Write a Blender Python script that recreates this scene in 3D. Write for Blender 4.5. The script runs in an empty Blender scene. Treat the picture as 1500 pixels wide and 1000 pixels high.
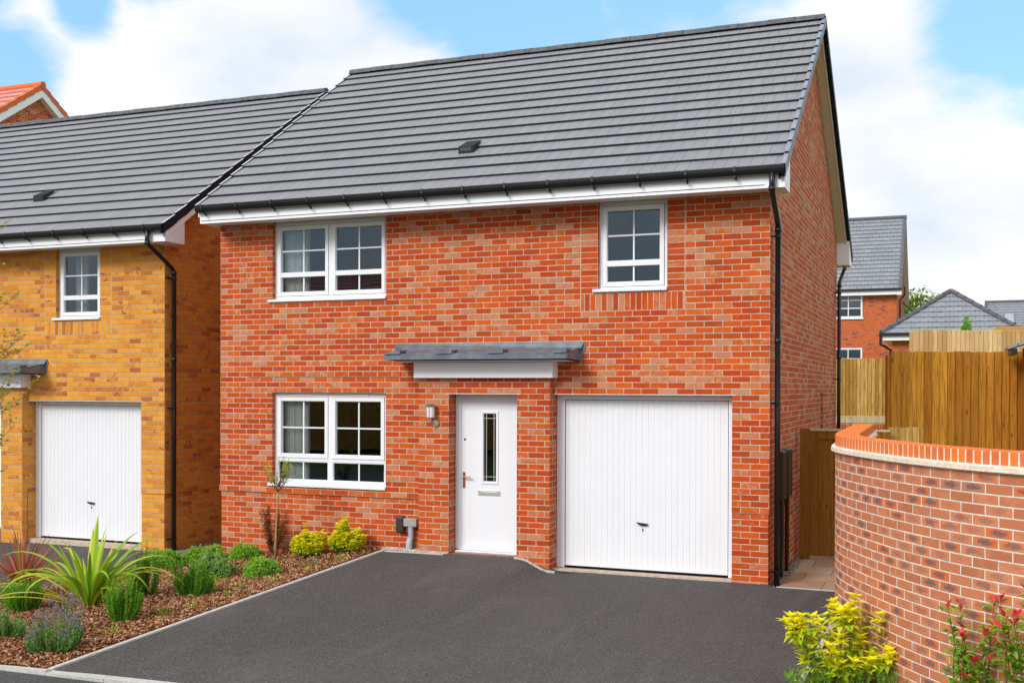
import bpy, bmesh, math, random
import numpy as np
from mathutils import Vector, Matrix
R = math.radians
scn = bpy.context.scene
col = scn.collection
random.seed(7); rng = np.random.default_rng(11)

# ------------------------------------------------------------------ camera
YAW, PIT, ROLL, FOC, CY = .3791, .006, .0028, 1618.79, 577.33
cam = bpy.data.cameras.new('camera'); camo = bpy.data.objects.new('camera', cam); col.objects.link(camo)
cam.sensor_width = 36; cam.lens = FOC/1500*36; cam.shift_y = (CY-500)/1500; cam.clip_end = 3000; cam.clip_start = .05
cs, sn = math.cos(YAW), math.sin(YAW)
fw = Vector((-sn, cs, 0)); rt = Vector((cs, sn, 0)); up = Vector((0, 0, 1))
FW = fw*math.cos(PIT)-up*math.sin(PIT); u2 = up*math.cos(PIT)+fw*math.sin(PIT)
RT = rt*math.cos(ROLL)+u2*math.sin(ROLL); UP = u2*math.cos(ROLL)-rt*math.sin(ROLL)
M = Matrix((RT, UP, -FW)).transposed().to_4x4(); M.translation = Vector((2.0272, -13.4028, 2.3292))
camo.matrix_world = M
scn.camera = camo

# ------------------------------------------------------------------ sky, sun, exposure
SUN_EL, SUN_AZ = R(33), R(202)          # azimuth: compass direction the sun stands in (0 = +Y, clockwise)
w = bpy.data.worlds.new("World"); scn.world = w; w.use_nodes = True
nt = w.node_tree; nt.nodes.clear()
def N(nt, t, **k):
    n = nt.nodes.new(t)
    for a, b in k.items(): setattr(n, a, b)
    return n
def L(nt, a, b): nt.links.new(a, b)
wo = N(nt, 'ShaderNodeOutputWorld'); mixs = N(nt, 'ShaderNodeMixShader')
sky = N(nt, 'ShaderNodeTexSky'); sky.sky_type = 'NISHITA'; sky.sun_disc = False
sky.sun_elevation = SUN_EL; sky.sun_rotation = SUN_AZ; sky.altitude = 50; sky.air_density = 1; sky.dust_density = .6; sky.ozone_density = 1
bs = N(nt, 'ShaderNodeBackground'); bs.inputs[1].default_value = .15
bc = N(nt, 'ShaderNodeBackground'); bc.inputs[1].default_value = .80
tc = N(nt, 'ShaderNodeTexCoord')
skc = N(nt, 'ShaderNodeMix', data_type='RGBA'); skc.inputs[0].default_value = .6; skc.inputs[7].default_value = (1.9, 4.0, 5.9, 1)
L(nt, sky.outputs[0], skc.inputs[6]); L(nt, skc.outputs[2], bs.inputs[0])
# cloud cover: noise over the direction, thinned in a few directions where blue shows
nz = N(nt, 'ShaderNodeTexNoise'); nz.inputs['Scale'].default_value = 6.5; nz.inputs['Detail'].default_value = 9; nz.inputs['Roughness'].default_value = .58
mp = N(nt, 'ShaderNodeMapping'); mp.inputs['Scale'].default_value = (1, 1, 1.9)
L(nt, tc.outputs['Generated'], mp.inputs[0]); L(nt, mp.outputs[0], nz.inputs['Vector'])
def pixdir(x, y): return (FW+RT*(x-750)/FOC-UP*(y-CY)/FOC).normalized()
def mth(nt, op, a, b=None, c=None, clamp=False):
    n = N(nt, 'ShaderNodeMath', operation=op, use_clamp=clamp)
    for i, v in enumerate((a, b, c)):
        if v is None: continue
        if isinstance(v, (int, float)): n.inputs[i].default_value = v
        else: L(nt, v, n.inputs[i])
    return n.outputs[0]
acc = None
for x, y, rad in [(15, 110, .06), (120, 10, .035), (725, 35, .07), (840, 25, .085), (930, 0, .085), (1000, -60, .10), (700, -60, .11), (1455, 40, .06), (1500, 90, .03), (1570, 10, .09), (230, -120, .08), (-170, 60, .12), (900, -260, .18)]:
    d = pixdir(x, y)
    vm = N(nt, 'ShaderNodeVectorMath', operation='DISTANCE'); L(nt, tc.outputs['Generated'], vm.inputs[0]); vm.inputs[1].default_value = d
    s = mth(nt, 'SUBTRACT', 1.0, mth(nt, 'DIVIDE', vm.outputs['Value'], rad*1.35), clamp=True)
    acc = s if acc is None else mth(nt, 'MAXIMUM', acc, s)
cl = mth(nt, 'ADD', mth(nt, 'MULTIPLY', acc, 1.5), mth(nt, 'MULTIPLY', mth(nt, 'SUBTRACT', nz.outputs[0], .5), 2.2))
mr = N(nt, 'ShaderNodeMapRange', interpolation_type='SMOOTHSTEP'); mr.inputs[1].default_value = .28; mr.inputs[2].default_value = 1.0
L(nt, cl, mr.inputs[0])
nz2 = N(nt, 'ShaderNodeTexNoise'); nz2.inputs['Scale'].default_value = 5; nz2.inputs['Detail'].default_value = 6
L(nt, mp.outputs[0], nz2.inputs['Vector'])
cr = N(nt, 'ShaderNodeValToRGB'); cr.color_ramp.elements[0].position = .36; cr.color_ramp.elements[0].color = (.74, .83, .93, 1); cr.color_ramp.elements[1].position = .56; cr.color_ramp.elements[1].color = (1, 1, 1, 1)
L(nt, nz2.outputs[0], cr.inputs[0]); L(nt, cr.outputs[0], bc.inputs[0])
L(nt, mr.outputs[0], mixs.inputs[0]); L(nt, bc.outputs[0], mixs.inputs[1]); L(nt, bs.outputs[0], mixs.inputs[2]); L(nt, mixs.outputs[0], wo.inputs[0])

sl = bpy.data.lights.new('sun', 'SUN'); sl.energy = 2.0; sl.angle = R(22); sl.color = (1, .97, .94)
so = bpy.data.objects.new('sun', sl); col.objects.link(so); so.location = (-10, -30, 30)
sd = Vector((math.sin(SUN_AZ)*math.cos(SUN_EL), math.cos(SUN_AZ)*math.cos(SUN_EL), math.sin(SUN_EL)))
so.rotation_euler = sd.to_track_quat('Z', 'Y').to_euler()
scn.view_settings.view_transform = 'Standard'; scn.view_settings.look = 'None'; scn.view_settings.exposure = .38; scn.view_settings.gamma = 1
scn.cycles.max_bounces = 8; scn.cycles.use_adaptive_sampling = True

# ------------------------------------------------------------------ materials
def newmat(name):
    m = bpy.data.materials.new(name); m.use_nodes = True
    return m, m.node_tree, m.node_tree.nodes['Principled BSDF']
def ramp(nt, fac, stops, interp='LINEAR'):
    r = N(nt, 'ShaderNodeValToRGB'); e = r.color_ramp; e.interpolation = interp
    while len(e.elements) < len(stops): e.elements.new(.5)
    for i, (p, c) in enumerate(stops): e.elements[i].position = p; e.elements[i].color = (*c, 1)
    L(nt, fac, r.inputs[0]); return r.outputs[0]
def mixc(nt, f, a, b, blend='MIX'):
    n = N(nt, 'ShaderNodeMix', data_type='RGBA', blend_type=blend)
    for i, v in ((0, f), (6, a), (7, b)):
        if isinstance(v, (int, float)): n.inputs[i].default_value = v
        elif isinstance(v, tuple): n.inputs[i].default_value = (*v, 1)
        else: L(nt, v, n.inputs[i])
    return n.outputs[2]
def noise(nt, vec, scale, detail=3, rough=.5):
    n = N(nt, 'ShaderNodeTexNoise'); n.inputs['Scale'].default_value = scale; n.inputs['Detail'].default_value = detail; n.inputs['Roughness'].default_value = rough
    if vec is not None: L(nt, vec, n.inputs['Vector'])
    return n.outputs[0]
def smooth(nt, v, a, b, o0=0., o1=1.):
    n = N(nt, 'ShaderNodeMapRange', interpolation_type='SMOOTHSTEP')
    L(nt, v, n.inputs[0]); n.inputs[1].default_value = a; n.inputs[2].default_value = b; n.inputs[3].default_value = o0; n.inputs[4].default_value = o1
    return n.outputs[0]
def bump(nt, h, bsdf, strength=.5, dist=.01):
    b = N(nt, 'ShaderNodeBump'); b.inputs['Strength'].default_value = strength; b.inputs['Distance'].default_value = dist
    L(nt, h, b.inputs['Height']); L(nt, b.outputs[0], bsdf.inputs['Normal'])
def uvout(nt):
    n = N(nt, 'ShaderNodeUVMap'); n.uv_map = 'UVMap'; return n.outputs[0]
def objco(nt): return N(nt, 'ShaderNodeTexCoord').outputs['Object']

def cells(nt, pu, pv, bond, jitter=0.0, u0=0.0):
    uv = uvout(nt)
    sep = N(nt, 'ShaderNodeSeparateXYZ'); L(nt, uv, sep.inputs[0])
    u = mth(nt, 'DIVIDE', mth(nt, 'ADD', sep.outputs[0], 100*pu+u0), pu); v = mth(nt, 'DIVIDE', mth(nt, 'ADD', sep.outputs[1], 100*pv), pv)
    row = mth(nt, 'FLOOR', v)
    u = mth(nt, 'ADD', u, mth(nt, 'MULTIPLY', row, bond))
    if jitter:
        wn = N(nt, 'ShaderNodeTexWhiteNoise', noise_dimensions='1D'); L(nt, row, wn.inputs['W'])
        u = mth(nt, 'ADD', u, mth(nt, 'MULTIPLY', wn.outputs[0], jitter))
    c = mth(nt, 'FLOOR', u); fu = mth(nt, 'SUBTRACT', u, c); fv = mth(nt, 'SUBTRACT', v, row)
    cv = N(nt, 'ShaderNodeCombineXYZ'); L(nt, c, cv.inputs[0]); L(nt, row, cv.inputs[1])
    wn = N(nt, 'ShaderNodeTexWhiteNoise', noise_dimensions='3D'); L(nt, cv.outputs[0], wn.inputs['Vector'])
    wcol = N(nt, 'ShaderNodeSeparateColor'); L(nt, wn.outputs['Color'], wcol.inputs[0])
    return uv, fu, fv, wn.outputs['Value'], wcol.outputs, cv.outputs[0]

def brick_mat(name, stops, mortar, bond=.5, cluster=.22, pu=.2254, pv=.075, joint=.005, stain=None, rough=.85, u0=0.0, inner=None, vary=.32):
    m, nt, b = newmat(name)
    uv, fu, fv, r1, rc, cell = cells(nt, pu, pv, bond, u0=u0)
    wob = mth(nt, 'MULTIPLY', mth(nt, 'SUBTRACT', noise(nt, uv, 22, 2), .5), .004)
    du = mth(nt, 'MULTIPLY', mth(nt, 'SUBTRACT', .5, mth(nt, 'ABSOLUTE', mth(nt, 'SUBTRACT', fu, .5))), pu)
    dv = mth(nt, 'MULTIPLY', mth(nt, 'SUBTRACT', .5, mth(nt, 'ABSOLUTE', mth(nt, 'SUBTRACT', fv, .5))), pv)
    d = mth(nt, 'ADD', mth(nt, 'MINIMUM', du, dv), wob)
    mask = smooth(nt, d, joint-.0018, joint+.0022)
    big = noise(nt, uv, .9, 3)
    f = mth(nt, 'ADD', r1, mth(nt, 'MULTIPLY', mth(nt, 'SUBTRACT', big, .53), cluster*2), clamp=True)
    # patches of another tone inside one brick
    pat = smooth(nt, noise(nt, uv, 9, 2, .6), .50, .62)
    f2 = mth(nt, 'ADD', f, mth(nt, 'MULTIPLY', mth(nt, 'MULTIPLY', pat, vary), rc[1]), clamp=True)
    c = ramp(nt, f2, stops)
    fine = noise(nt, uv, 160, 3, .7)
    c = mixc(nt, smooth(nt, fine, .35, .75, 0, .30), c, mixc(nt, .5, c, (.9, .75, .62), 'MULTIPLY'))
    c = mixc(nt, mth(nt, 'MULTIPLY', rc[2], .12), c, (.30, .05, .03), 'MIX') if inner is None else c
    if stain:
        cu = mth(nt, 'MULTIPLY', mth(nt, 'SUBTRACT', fu, .5), 2); cvv = mth(nt, 'MULTIPLY', mth(nt, 'SUBTRACT', fv, .5), 2)
        rr = mth(nt, 'SQRT', mth(nt, 'ADD', mth(nt, 'MULTIPLY', cu, cu), mth(nt, 'MULTIPLY', cvv, cvv)))
        rr = mth(nt, 'ADD', rr, mth(nt, 'MULTIPLY', mth(nt, 'SUBTRACT', noise(nt, uv, 38, 5, .75), .5), 2.2))
        sm = mth(nt, 'MULTIPLY', smooth(nt, rr, .85, .35), smooth(nt, rc[0], .25, .90))
        sm = mth(nt, 'MULTIPLY', sm, smooth(nt, fine, .2, .6, .55, 1))
        c = mixc(nt, mth(nt, 'MULTIPLY', sm, .85), c, stain)
    mc = mixc(nt, smooth(nt, noise(nt, uv, 7, 5, .7), .35, .7), mortar, tuple(x*.66 for x in mortar))
    c = mixc(nt, mask, mc, c)
    # pale efflorescence smudges
    eff = mth(nt, 'MULTIPLY', smooth(nt, noise(nt, uv, 3.1, 5, .7), .68, .82), .18)
    c = mixc(nt, eff, c, (.72, .55, .46))
    L(nt, c, b.inputs['Base Color']); b.inputs['Roughness'].default_value = rough; b.inputs['Specular IOR Level'].default_value = .3
    h = mth(nt, 'ADD', mask, mth(nt, 'MULTIPLY', noise(nt, uv, 110, 4, .7), .35))
    h = mth(nt, 'ADD', h, mth(nt, 'MULTIPLY', r1, .25))
    bump(nt, h, b, .75, .006)
    return m

RED = [(0, (.42, .048, .006)), (.38, (.52, .070, .006)), (.72, (.61, .105, .009)), (.83, (.53, .15, .05)), (.93, (.58, .25, .13)), (1, (.48, .20, .11))]
MORT = (.66, .51, .38)
M_ = {}
M_['red'] = brick_mat('brick_red', RED, MORT)
M_['red_stack'] = brick_mat('brick_red_stack', RED, MORT, bond=0, cluster=.08)
YEL = [(0, (.60, .20, .018)), (.25, (.70, .28, .024)), (.76, (.76, .34, .040)), (.90, (.58, .19, .024)), (1, (.42, .12, .022))]
M_['yellow'] = brick_mat('brick_buff', YEL, (.50, .40, .27), inner=1, vary=.25)
M_['yellow_stack'] = brick_mat('brick_buff_stack', YEL, (.60, .48, .32), bond=0, inner=1, cluster=.08)
GW = [(0, (.46, .15, .070)), (.4, (.58, .20, .090)), (.7, (.64, .24, .115)), (.86, (.70, .16, .035)), (1, (.50, .20, .11))]
M_['garden'] = brick_mat('brick_garden_wall', GW, (.86, .78, .68), stain=(.10, .085, .10), inner=1, joint=.0052)
M_['far_red'] = brick_mat('brick_far_red', [(0, (.52, .11, .03)), (.82, (.62, .14, .035)), (.93, (.35, .09, .05)), (1, (.15, .09, .09))], (.58, .26, .15), joint=.004, cluster=.1)

def coping_mat():
    m, nt, b = newmat('coping_brick')
    g = N(nt, 'ShaderNodeNewGeometry'); co = objco(nt)
    c = ramp(nt, g.outputs['Random Per Island'], [(0, (.74, .15, .015)), (.6, (.82, .19, .018)), (.85, (.66, .13, .022)), (1, (.62, .17, .06))])
    c = mixc(nt, smooth(nt, noise(nt, co, 60, 4, .7), .4, .8, 0, .35), c, (.80, .30, .11))
    L(nt, c, b.inputs['Base Color']); b.inputs['Roughness'].default_value = .8
    bump(nt, noise(nt, co, 140, 4, .7), b, .5, .004); return m
M_['coping'] = coping_mat()

def plain(name, c, rough=.5, spec=.5, n=0, nscale=20, bumpd=0, metal=0, c2=None):
    m, nt, b = newmat(name)
    b.inputs['Roughness'].default_value = rough; b.inputs['Specular IOR Level'].default_value = spec; b.inputs['Metallic'].default_value = metal
    co = objco(nt)
    nn = noise(nt, co, nscale, 5, .6)
    c2 = c2 or tuple(x*(1-n) for x in c)
    L(nt, mixc(nt, smooth(nt, nn, .35, .65), c, c2), b.inputs['Base Color'])
    if bumpd: bump(nt, nn, b, .5, bumpd)
    return m
M_['white'] = plain('white_upvc', (.82, .84, .88), .35, .5, .03, 3)
M_['white_door'] = plain('white_door_paint', (.80, .82, .86), .45, .4, .02, 3, .0004)
M_['whitewood'] = plain('white_fascia', (.88, .88, .93), .4, .5, .0, 2)
M_['soffit'] = plain('cream_soffit', (.90, .80, .68), .6, .3, .08, 4)
M_['mortar'] = plain('pale_mortar', (.86, .80, .70), .9, .2, .2, 30, .003)
M_['black'] = plain('black_pvc', (.012, .012, .014), .32, .5, .3, 5)
M_['verge'] = plain('dark_verge_plastic', (.014, .016, .022), .6, .25, .3, 8)
M_['verge_sky_edge'] = plain('sky_sheen_edge', (.26, .30, .38), .4, .5, .25, 8)  # sky sheen on the red house's right cap tops, put into the colour
M_['verge_sky_top'] = plain('sky_sheen_top_edge', (.50, .54, .58), .35, .6, .2, 8)  # cap tops coloured pale as if reflecting the sky
M_['verge_sky_side'] = plain('sky_sheen_verge', (.12, .15, .20), .45, .5, .25, 8)  # dark plastic coloured bluer to stand in for reflected sky
M_['ridge'] = plain('grey_ridge_tile', (.13, .135, .15), .75, .3, .35, 12, .003)
M_['lead'] = plain('grey_lead', (.16, .185, .22), .5, .5, .25, 6, .002, c2=(.10, .12, .15))
M_['rubber_shadow'] = plain('black_rubber_shadow', (.01, .01, .01), .9, .1)  # black for rubber parts, and painted shade under the tile lips
M_['brown'] = plain('brown_plastic', (.045, .028, .022), .5, .4, .1)
M_['grey_plastic'] = plain('grey_plastic', (.36, .36, .33), .5, .4, .1)
M_['duct'] = plain('pale_blue_grey_duct', (.42, .47, .52), .45, .5, .2, 12)
M_['metal'] = plain('brushed_metal', (.50, .44, .36), .35, .5, .1, 40, 0, .9)
M_['bronze'] = plain('bronze_handle', (.38, .16, .09), .35, .5, .1, 30, 0, .6)
M_['letter'] = plain('letterbox_silver', (.62, .62, .60), .35, .5, .1, 40, 0, .5)
M_['concrete'] = plain('pale_concrete', (.60, .58, .54), .9, .2, .2, 25, .003)
M_['sill_clay'] = plain('clay_threshold', (.30, .13, .10), .7, .3, .3, 20)
M_['thresh'] = plain('concrete_threshold', (.62, .50, .40), .9, .2, .25, 15, .002)
M_['curtain'] = plain('cream_curtain', (.86, .83, .74), .9, .1, .12, 7)
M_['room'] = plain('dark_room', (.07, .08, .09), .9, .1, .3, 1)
M_['room_sky_tint'] = plain('sky_tint_room', (.02, .07, .14), .9, .1, .3, 1)  # lining coloured blue to stand in for sky reflected in the panes
M_['glow'] = plain('frosted_lamp_glass', (.80, .80, .84), .3, .5)
M_['black_handle'] = plain('black_handle', (.012, .012, .013), .3, .5)

def glass_mat(name, fac=.16, tint=(.80, .86, .9)):
    m, nt, b = newmat(name); nt.nodes.remove(b)
    o = nt.nodes['Material Output']; mx = N(nt, 'ShaderNodeMixShader'); t = N(nt, 'ShaderNodeBsdfTransparent'); g = N(nt, 'ShaderNodeBsdfGlossy')
    t.inputs[0].default_value = (*tint, 1); g.inputs['Roughness'].default_value = .0; g.inputs[0].default_value = (.68, .86, 1, 1)  # gloss tinted blue to colour the reflected sky
    fr = N(nt, 'ShaderNodeFresnel'); fr.inputs[0].default_value = 1.5
    co = objco(nt)
    bp = N(nt, 'ShaderNodeBump'); bp.inputs['Strength'].default_value = .08; bp.inputs['Distance'].default_value = .01; L(nt, noise(nt, co, 2.2, 1), bp.inputs['Height']); L(nt, bp.outputs[0], g.inputs['Normal'])
    L(nt, mth(nt, 'ADD', mth(nt, 'MULTIPLY', fr.outputs[0], 1.1), fac, clamp=True), mx.inputs[0]); L(nt, t.outputs[0], mx.inputs[1]); L(nt, g.outputs[0], mx.inputs[2]); L(nt, mx.outputs[0], o.inputs[0])
    return m
M_['glass'] = glass_mat('window_glass', .05, (.74, .81, .86))

def tile_mat(name, c1, c2, pu, pv, jitter=.0, bond=.5, joint=.004, jdark=.35):
    m, nt, b = newmat(name)
    uv, fu, fv, r1, rc, cell = cells(nt, pu, pv, bond, jitter)
    du = mth(nt, 'MULTIPLY', mth(nt, 'SUBTRACT', .5, mth(nt, 'ABSOLUTE', mth(nt, 'SUBTRACT', fu, .5))), pu)
    mask = smooth(nt, du, joint*.4, joint)
    big = noise(nt, uv, .7, 4, .6)
    f = mth(nt, 'ADD', mth(nt, 'MULTIPLY', r1, .6), mth(nt, 'MULTIPLY', big, .5), clamp=True)
    c = mixc(nt, f, c1, c2)
    c = mixc(nt, smooth(nt, noise(nt, uv, 40, 5, .75), .45, .75, 0, .25), c, tuple(min(1, x*1.5) for x in c2))
    c = mixc(nt, smooth(nt, noise(nt, uv, 2.3, 5, .75), .62, .8, 0, .22), c, (.34, .33, .30))
    c = mixc(nt, mask, mixc(nt, jdark, c, (.02, .02, .022)), c)
    L(nt, c, b.inputs['Base Color']); b.inputs['Roughness'].default_value = .62; b.inputs['Specular IOR Level'].default_value = .45
    h = mth(nt, 'ADD', mask, mth(nt, 'MULTIPLY', noise(nt, uv, 90, 4, .7), .2))
    bump(nt, h, b, .4, .004); return m
M_['tile'] = tile_mat('grey_roof_tile', (.20, .205, .225), (.245, .25, .268), .1475, .3462, jitter=.9, bond=.0, jdark=.6)
M_['tile_far'] = tile_mat('grey_far_tile', (.20, .22, .24), (.28, .30, .33), .30, .30, bond=.5, joint=.012, jdark=.6)
M_['tile_red'] = tile_mat('pink_red_pantile', (.60, .22, .19), (.68, .28, .24), .30, .34, bond=0, jdark=.3)
M_['tile_orange'] = plain('orange_verge_clay', (.72, .17, .05), .75, .3, .15, 8)

def asphalt_mat(name, base=.080, tint=(1.06, 1, .97)):
    m, nt, b = newmat(name); co = objco(nt)
    v = N(nt, 'ShaderNodeTexVoronoi'); v.inputs['Scale'].default_value = 130; L(nt, co, v.inputs['Vector'])
    sc = N(nt, 'ShaderNodeSeparateColor'); L(nt, v.outputs['Color'], sc.inputs[0])
    f = mth(nt, 'ADD', mth(nt, 'MULTIPLY', sc.outputs[0], .45), mth(nt, 'MULTIPLY', smooth(nt, noise(nt, co, 48, 6, .8), .3, .7), .55))
    d = tuple(base*.50*t for t in tint); l = tuple(base*1.55*t for t in tint)
    c = ramp(nt, f, [(.15, d), (.85, l)])
    c = mixc(nt, mth(nt, 'MULTIPLY', smooth(nt, sc.outputs[1], .975, .99), .75), c, (.34, .32, .29))
    c = mixc(nt, smooth(nt, noise(nt, co, 1.3, 6, .7), .45, .75, 0, .22), c, tuple(base*1.7*t for t in tint))
    c = mixc(nt, smooth(nt, noise(nt, co, .5, 3, .6), .5, .8, 0, .15), c, (.03, .03, .03))
    mpp = N(nt, 'ShaderNodeMapping'); mpp.inputs['Scale'].default_value = (2.2, .35, 1); L(nt, co, mpp.inputs[0])
    c = mixc(nt, smooth(nt, noise(nt, mpp.outputs[0], 1.4, 5, .65), .50, .72, 0, .22), c, tuple(base*2.1*t for t in tint))
    L(nt, c, b.inputs['Base Color']); b.inputs['Roughness'].default_value = .9; b.inputs['Specular IOR Level'].default_value = .25
    bump(nt, mth(nt, 'ADD', v.outputs['Distance'], noise(nt, co, 120, 3)), b, .6, .006); return m
M_['asphalt'] = asphalt_mat('drive_tarmac')
M_['road'] = asphalt_mat('road_tarmac', .075, (1, 1, 1.04))

def island(name, stops, rough=.7, transl=0., spec=.3, nsc=0):
    m, nt, b = newmat(name)
    g = N(nt, 'ShaderNodeNewGeometry')
    c = ramp(nt, g.outputs['Random Per Island'], stops)
    L(nt, c, b.inputs['Base Color']); b.inputs['Roughness'].default_value = rough; b.inputs['Specular IOR Level'].default_value = spec
    if transl:
        o = nt.nodes['Material Output']; mx = N(nt, 'ShaderNodeMixShader'); t = N(nt, 'ShaderNodeBsdfTranslucent'); L(nt, c, t.inputs[0])
        mx.inputs[0].default_value = transl; L(nt, b.outputs[0], mx.inputs[1]); L(nt, t.outputs[0], mx.inputs[2]); L(nt, mx.outputs[0], o.inputs[0])
    return m
M_['chips'] = island('bark_chip', [(0, (.06, .02, .010)), (.22, (.22, .07, .025)), (.55, (.42, .17, .070)), (.82, (.58, .31, .16)), (1, (.74, .54, .36))], .85)
M_['soil'] = plain('bark_soil', (.15, .055, .025), .95, .1, .6, 40, .01, c2=(.035, .016, .010))
M_['gravel'] = island('pale_gravel', [(0, (.30, .25, .20)), (.5, (.55, .48, .40)), (1, (.75, .70, .63))], .85)
M_['gravel_grey'] = island('grey_gravel', [(0, (.16, .14, .12)), (.5, (.32, .29, .25)), (1, (.55, .52, .48))], .85)
M_['gravel_base'] = plain('gravel_base', (.30, .26, .21), .95, .1, .4, 60, .005)
M_['lf_yellow'] = island('leaf_yellow', [(0, (.84, .82, .015)), (.35, (.95, .88, .012)), (.8, (.96, .90, .015)), (1, (.96, .92, .14))], .5, .32)
M_['lf_lime'] = island('leaf_lime', [(0, (.34, .52, .02)), (.45, (.60, .72, .025)), (1, (.80, .82, .05))], .5, .45)
M_['lf_green'] = island('leaf_green', [(0, (.06, .22, .012)), (.5, (.13, .38, .02)), (1, (.26, .52, .04))], .55, .4)
M_['lf_bright'] = island('leaf_bright_green', [(0, (.12, .36, .012)), (.5, (.22, .52, .02)), (1, (.42, .68, .05))], .55, .4)
M_['lf_hebe'] = island('leaf_hebe', [(0, (.16, .40, .03)), (.5, (.34, .60, .06)), (1, (.50, .74, .12))], .6, .35)
M_['lf_hebe_pale'] = island('leaf_hebe_pale', [(0, (.17, .36, .07)), (.5, (.32, .54, .14)), (1, (.46, .66, .26))], .6, .35)
M_['lf_lav'] = island('leaf_lavender', [(0, (.10, .26, .05)), (.5, (.20, .42, .09)), (1, (.36, .54, .18))], .6, .25)
M_['fl_lav'] = island('lavender_flower', [(0, (.19, .14, .20)), (.5, (.34, .27, .37)), (1, (.50, .42, .46))], .7, .2)
M_['lf_brown'] = island('leaf_bronze', [(0, (.08, .025, .008)), (.5, (.22, .07, .015)), (1, (.38, .15, .03))], .6, .2)
M_['lf_red'] = island('leaf_red', [(0, (.60, .02, .03)), (.5, (.88, .05, .05)), (1, (.92, .24, .20))], .45, .35)
M_['lf_cord'] = island('leaf_cordyline', [(0, (.20, .05, .03)), (.4, (.48, .10, .05)), (.75, (.62, .20, .10)), (1, (.34, .28, .10))], .45, .25)
M_['lf_phor'] = island('leaf_phormium', [(0, (.14, .32, .02)), (.45, (.34, .54, .03)), (.8, (.58, .68, .06)), (1, (.78, .74, .10))], .4, .3)
M_['lf_phor_y'] = island('leaf_phormium_yellow', [(0, (.50, .42, .03)), (.5, (.72, .60, .05)), (1, (.82, .70, .14))], .4, .3)
M_['lf_bud'] = island('leaf_bud', [(0, (.30, .42, .04)), (.5, (.55, .58, .08)), (.8, (.60, .40, .14)), (1, (.70, .55, .30))], .5, .3)
M_['lf_tree'] = island('leaf_tree', [(0, (.10, .22, .03)), (.5, (.24, .38, .06)), (1, (.42, .52, .12))], .6, .3)
M_['petal'] = plain('white_petal', (.88, .88, .86), .6); M_['daisy_eye'] = plain('daisy_eye', (.80, .55, .03), .7)
M_['bark'] = plain('grey_brown_bark', (.22, .15, .09), .85, .2, .4, 60, .003)
M_['bark_tan'] = plain('tan_bark', (.48, .32, .15), .8, .2, .35, 40, .003)
M_['stem_red'] = plain('red_brown_stem', (.26, .08, .05), .7, .3, .3, 40)
M_['stem_green'] = plain('green_stem', (.16, .26, .05), .7, .3, .3, 40)
M_['grass'] = plain('garden_grass', (.10, .20, .04), .95, .1, .4, 3)

def wood_mat(name, c1, c2, knots=(.12, .04, .01)):
    m, nt, b = newmat(name); co = objco(nt)
    g = N(nt, 'ShaderNodeNewGeometry')
    mpn = N(nt, 'ShaderNodeMapping'); mpn.inputs['Scale'].default_value = (1, 1, .06); L(nt, co, mpn.inputs[0])
    addv = N(nt, 'ShaderNodeVectorMath', operation='ADD'); L(nt, mpn.outputs[0], addv.inputs[0])
    cb = N(nt, 'ShaderNodeCombineXYZ'); L(nt, mth(nt, 'MULTIPLY', g.outputs['Random Per Island'], 37), cb.inputs[2]); L(nt, cb.outputs[0], addv.inputs[1])
    gr = noise(nt, addv.outputs[0], 42, 5, .65)
    c = mixc(nt, g.outputs['Random Per Island'], c1, c2)
    c = mixc(nt, smooth(nt, gr, .38, .66, 0, .65), c, tuple(x*.55 for x in c1))
    v = N(nt, 'ShaderNodeTexVoronoi'); v.inputs['Scale'].default_value = 5.2
    mk = N(nt, 'ShaderNodeMapping'); mk.inputs['Scale'].default_value = (1.3, 1.3, .55); L(nt, co, mk.inputs[0]); L(nt, mk.outputs[0], v.inputs['Vector'])
    c = mixc(nt, mth(nt, 'MULTIPLY', smooth(nt, v.outputs['Distance'], .13, .06), .85), c, knots)
    c = mixc(nt, smooth(nt, noise(nt, co, 1.6, 4, .6), .5, .75, 0, .3), c, tuple(x*.6 for x in c2))
    L(nt, c, b.inputs['Base Color']); b.inputs['Roughness'].default_value = .75; b.inputs['Specular IOR Level'].default_value = .25
    bump(nt, gr, b, .35, .003); return m
M_['wood'] = wood_mat('fence_wood_amber', (.40, .14, .008), (.74, .345, .038))
M_['wood_pale'] = wood_mat('fence_wood_new', (.80, .56, .28), (.50, .26, .08), (.30, .10, .02))
M_['wood_mid'] = wood_mat('fence_wood_mid', (.42, .20, .03), (.70, .43, .13), (.22, .08, .015))
M_['wood_gate'] = wood_mat('gate_wood', (.27, .105, .009), (.36, .15, .015))
M_['wood_rail'] = wood_mat('rail_wood', (.66, .50, .30), (.74, .58, .38))

def paving_mat():
    m, nt, b = newmat('sandstone_paving')
    uv, fu, fv, r1, rc, cell = cells(nt, .60, .60, .5)
    d = mth(nt, 'MINIMUM', mth(nt, 'SUBTRACT', .5, mth(nt, 'ABSOLUTE', mth(nt, 'SUBTRACT', fu, .5))), mth(nt, 'SUBTRACT', .5, mth(nt, 'ABSOLUTE', mth(nt, 'SUBTRACT', fv, .5))))
    mask = smooth(nt, d, .006, .016)
    c = ramp(nt, mth(nt, 'ADD', mth(nt, 'MULTIPLY', r1, .4), mth(nt, 'MULTIPLY', noise(nt, uv, 3, 5, .6), .6)), [(.2, (.34, .20, .12)), (.5, (.46, .30, .19)), (.8, (.55, .40, .29))])
    c = mixc(nt, mask, (.16, .12, .09), c)
    L(nt, c, b.inputs['Base Color']); b.inputs['Roughness'].default_value = .85; bump(nt, mth(nt, 'ADD', mask, noise(nt, uv, 20, 4)), b, .4, .004); return m
M_['paving'] = paving_mat()

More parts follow.
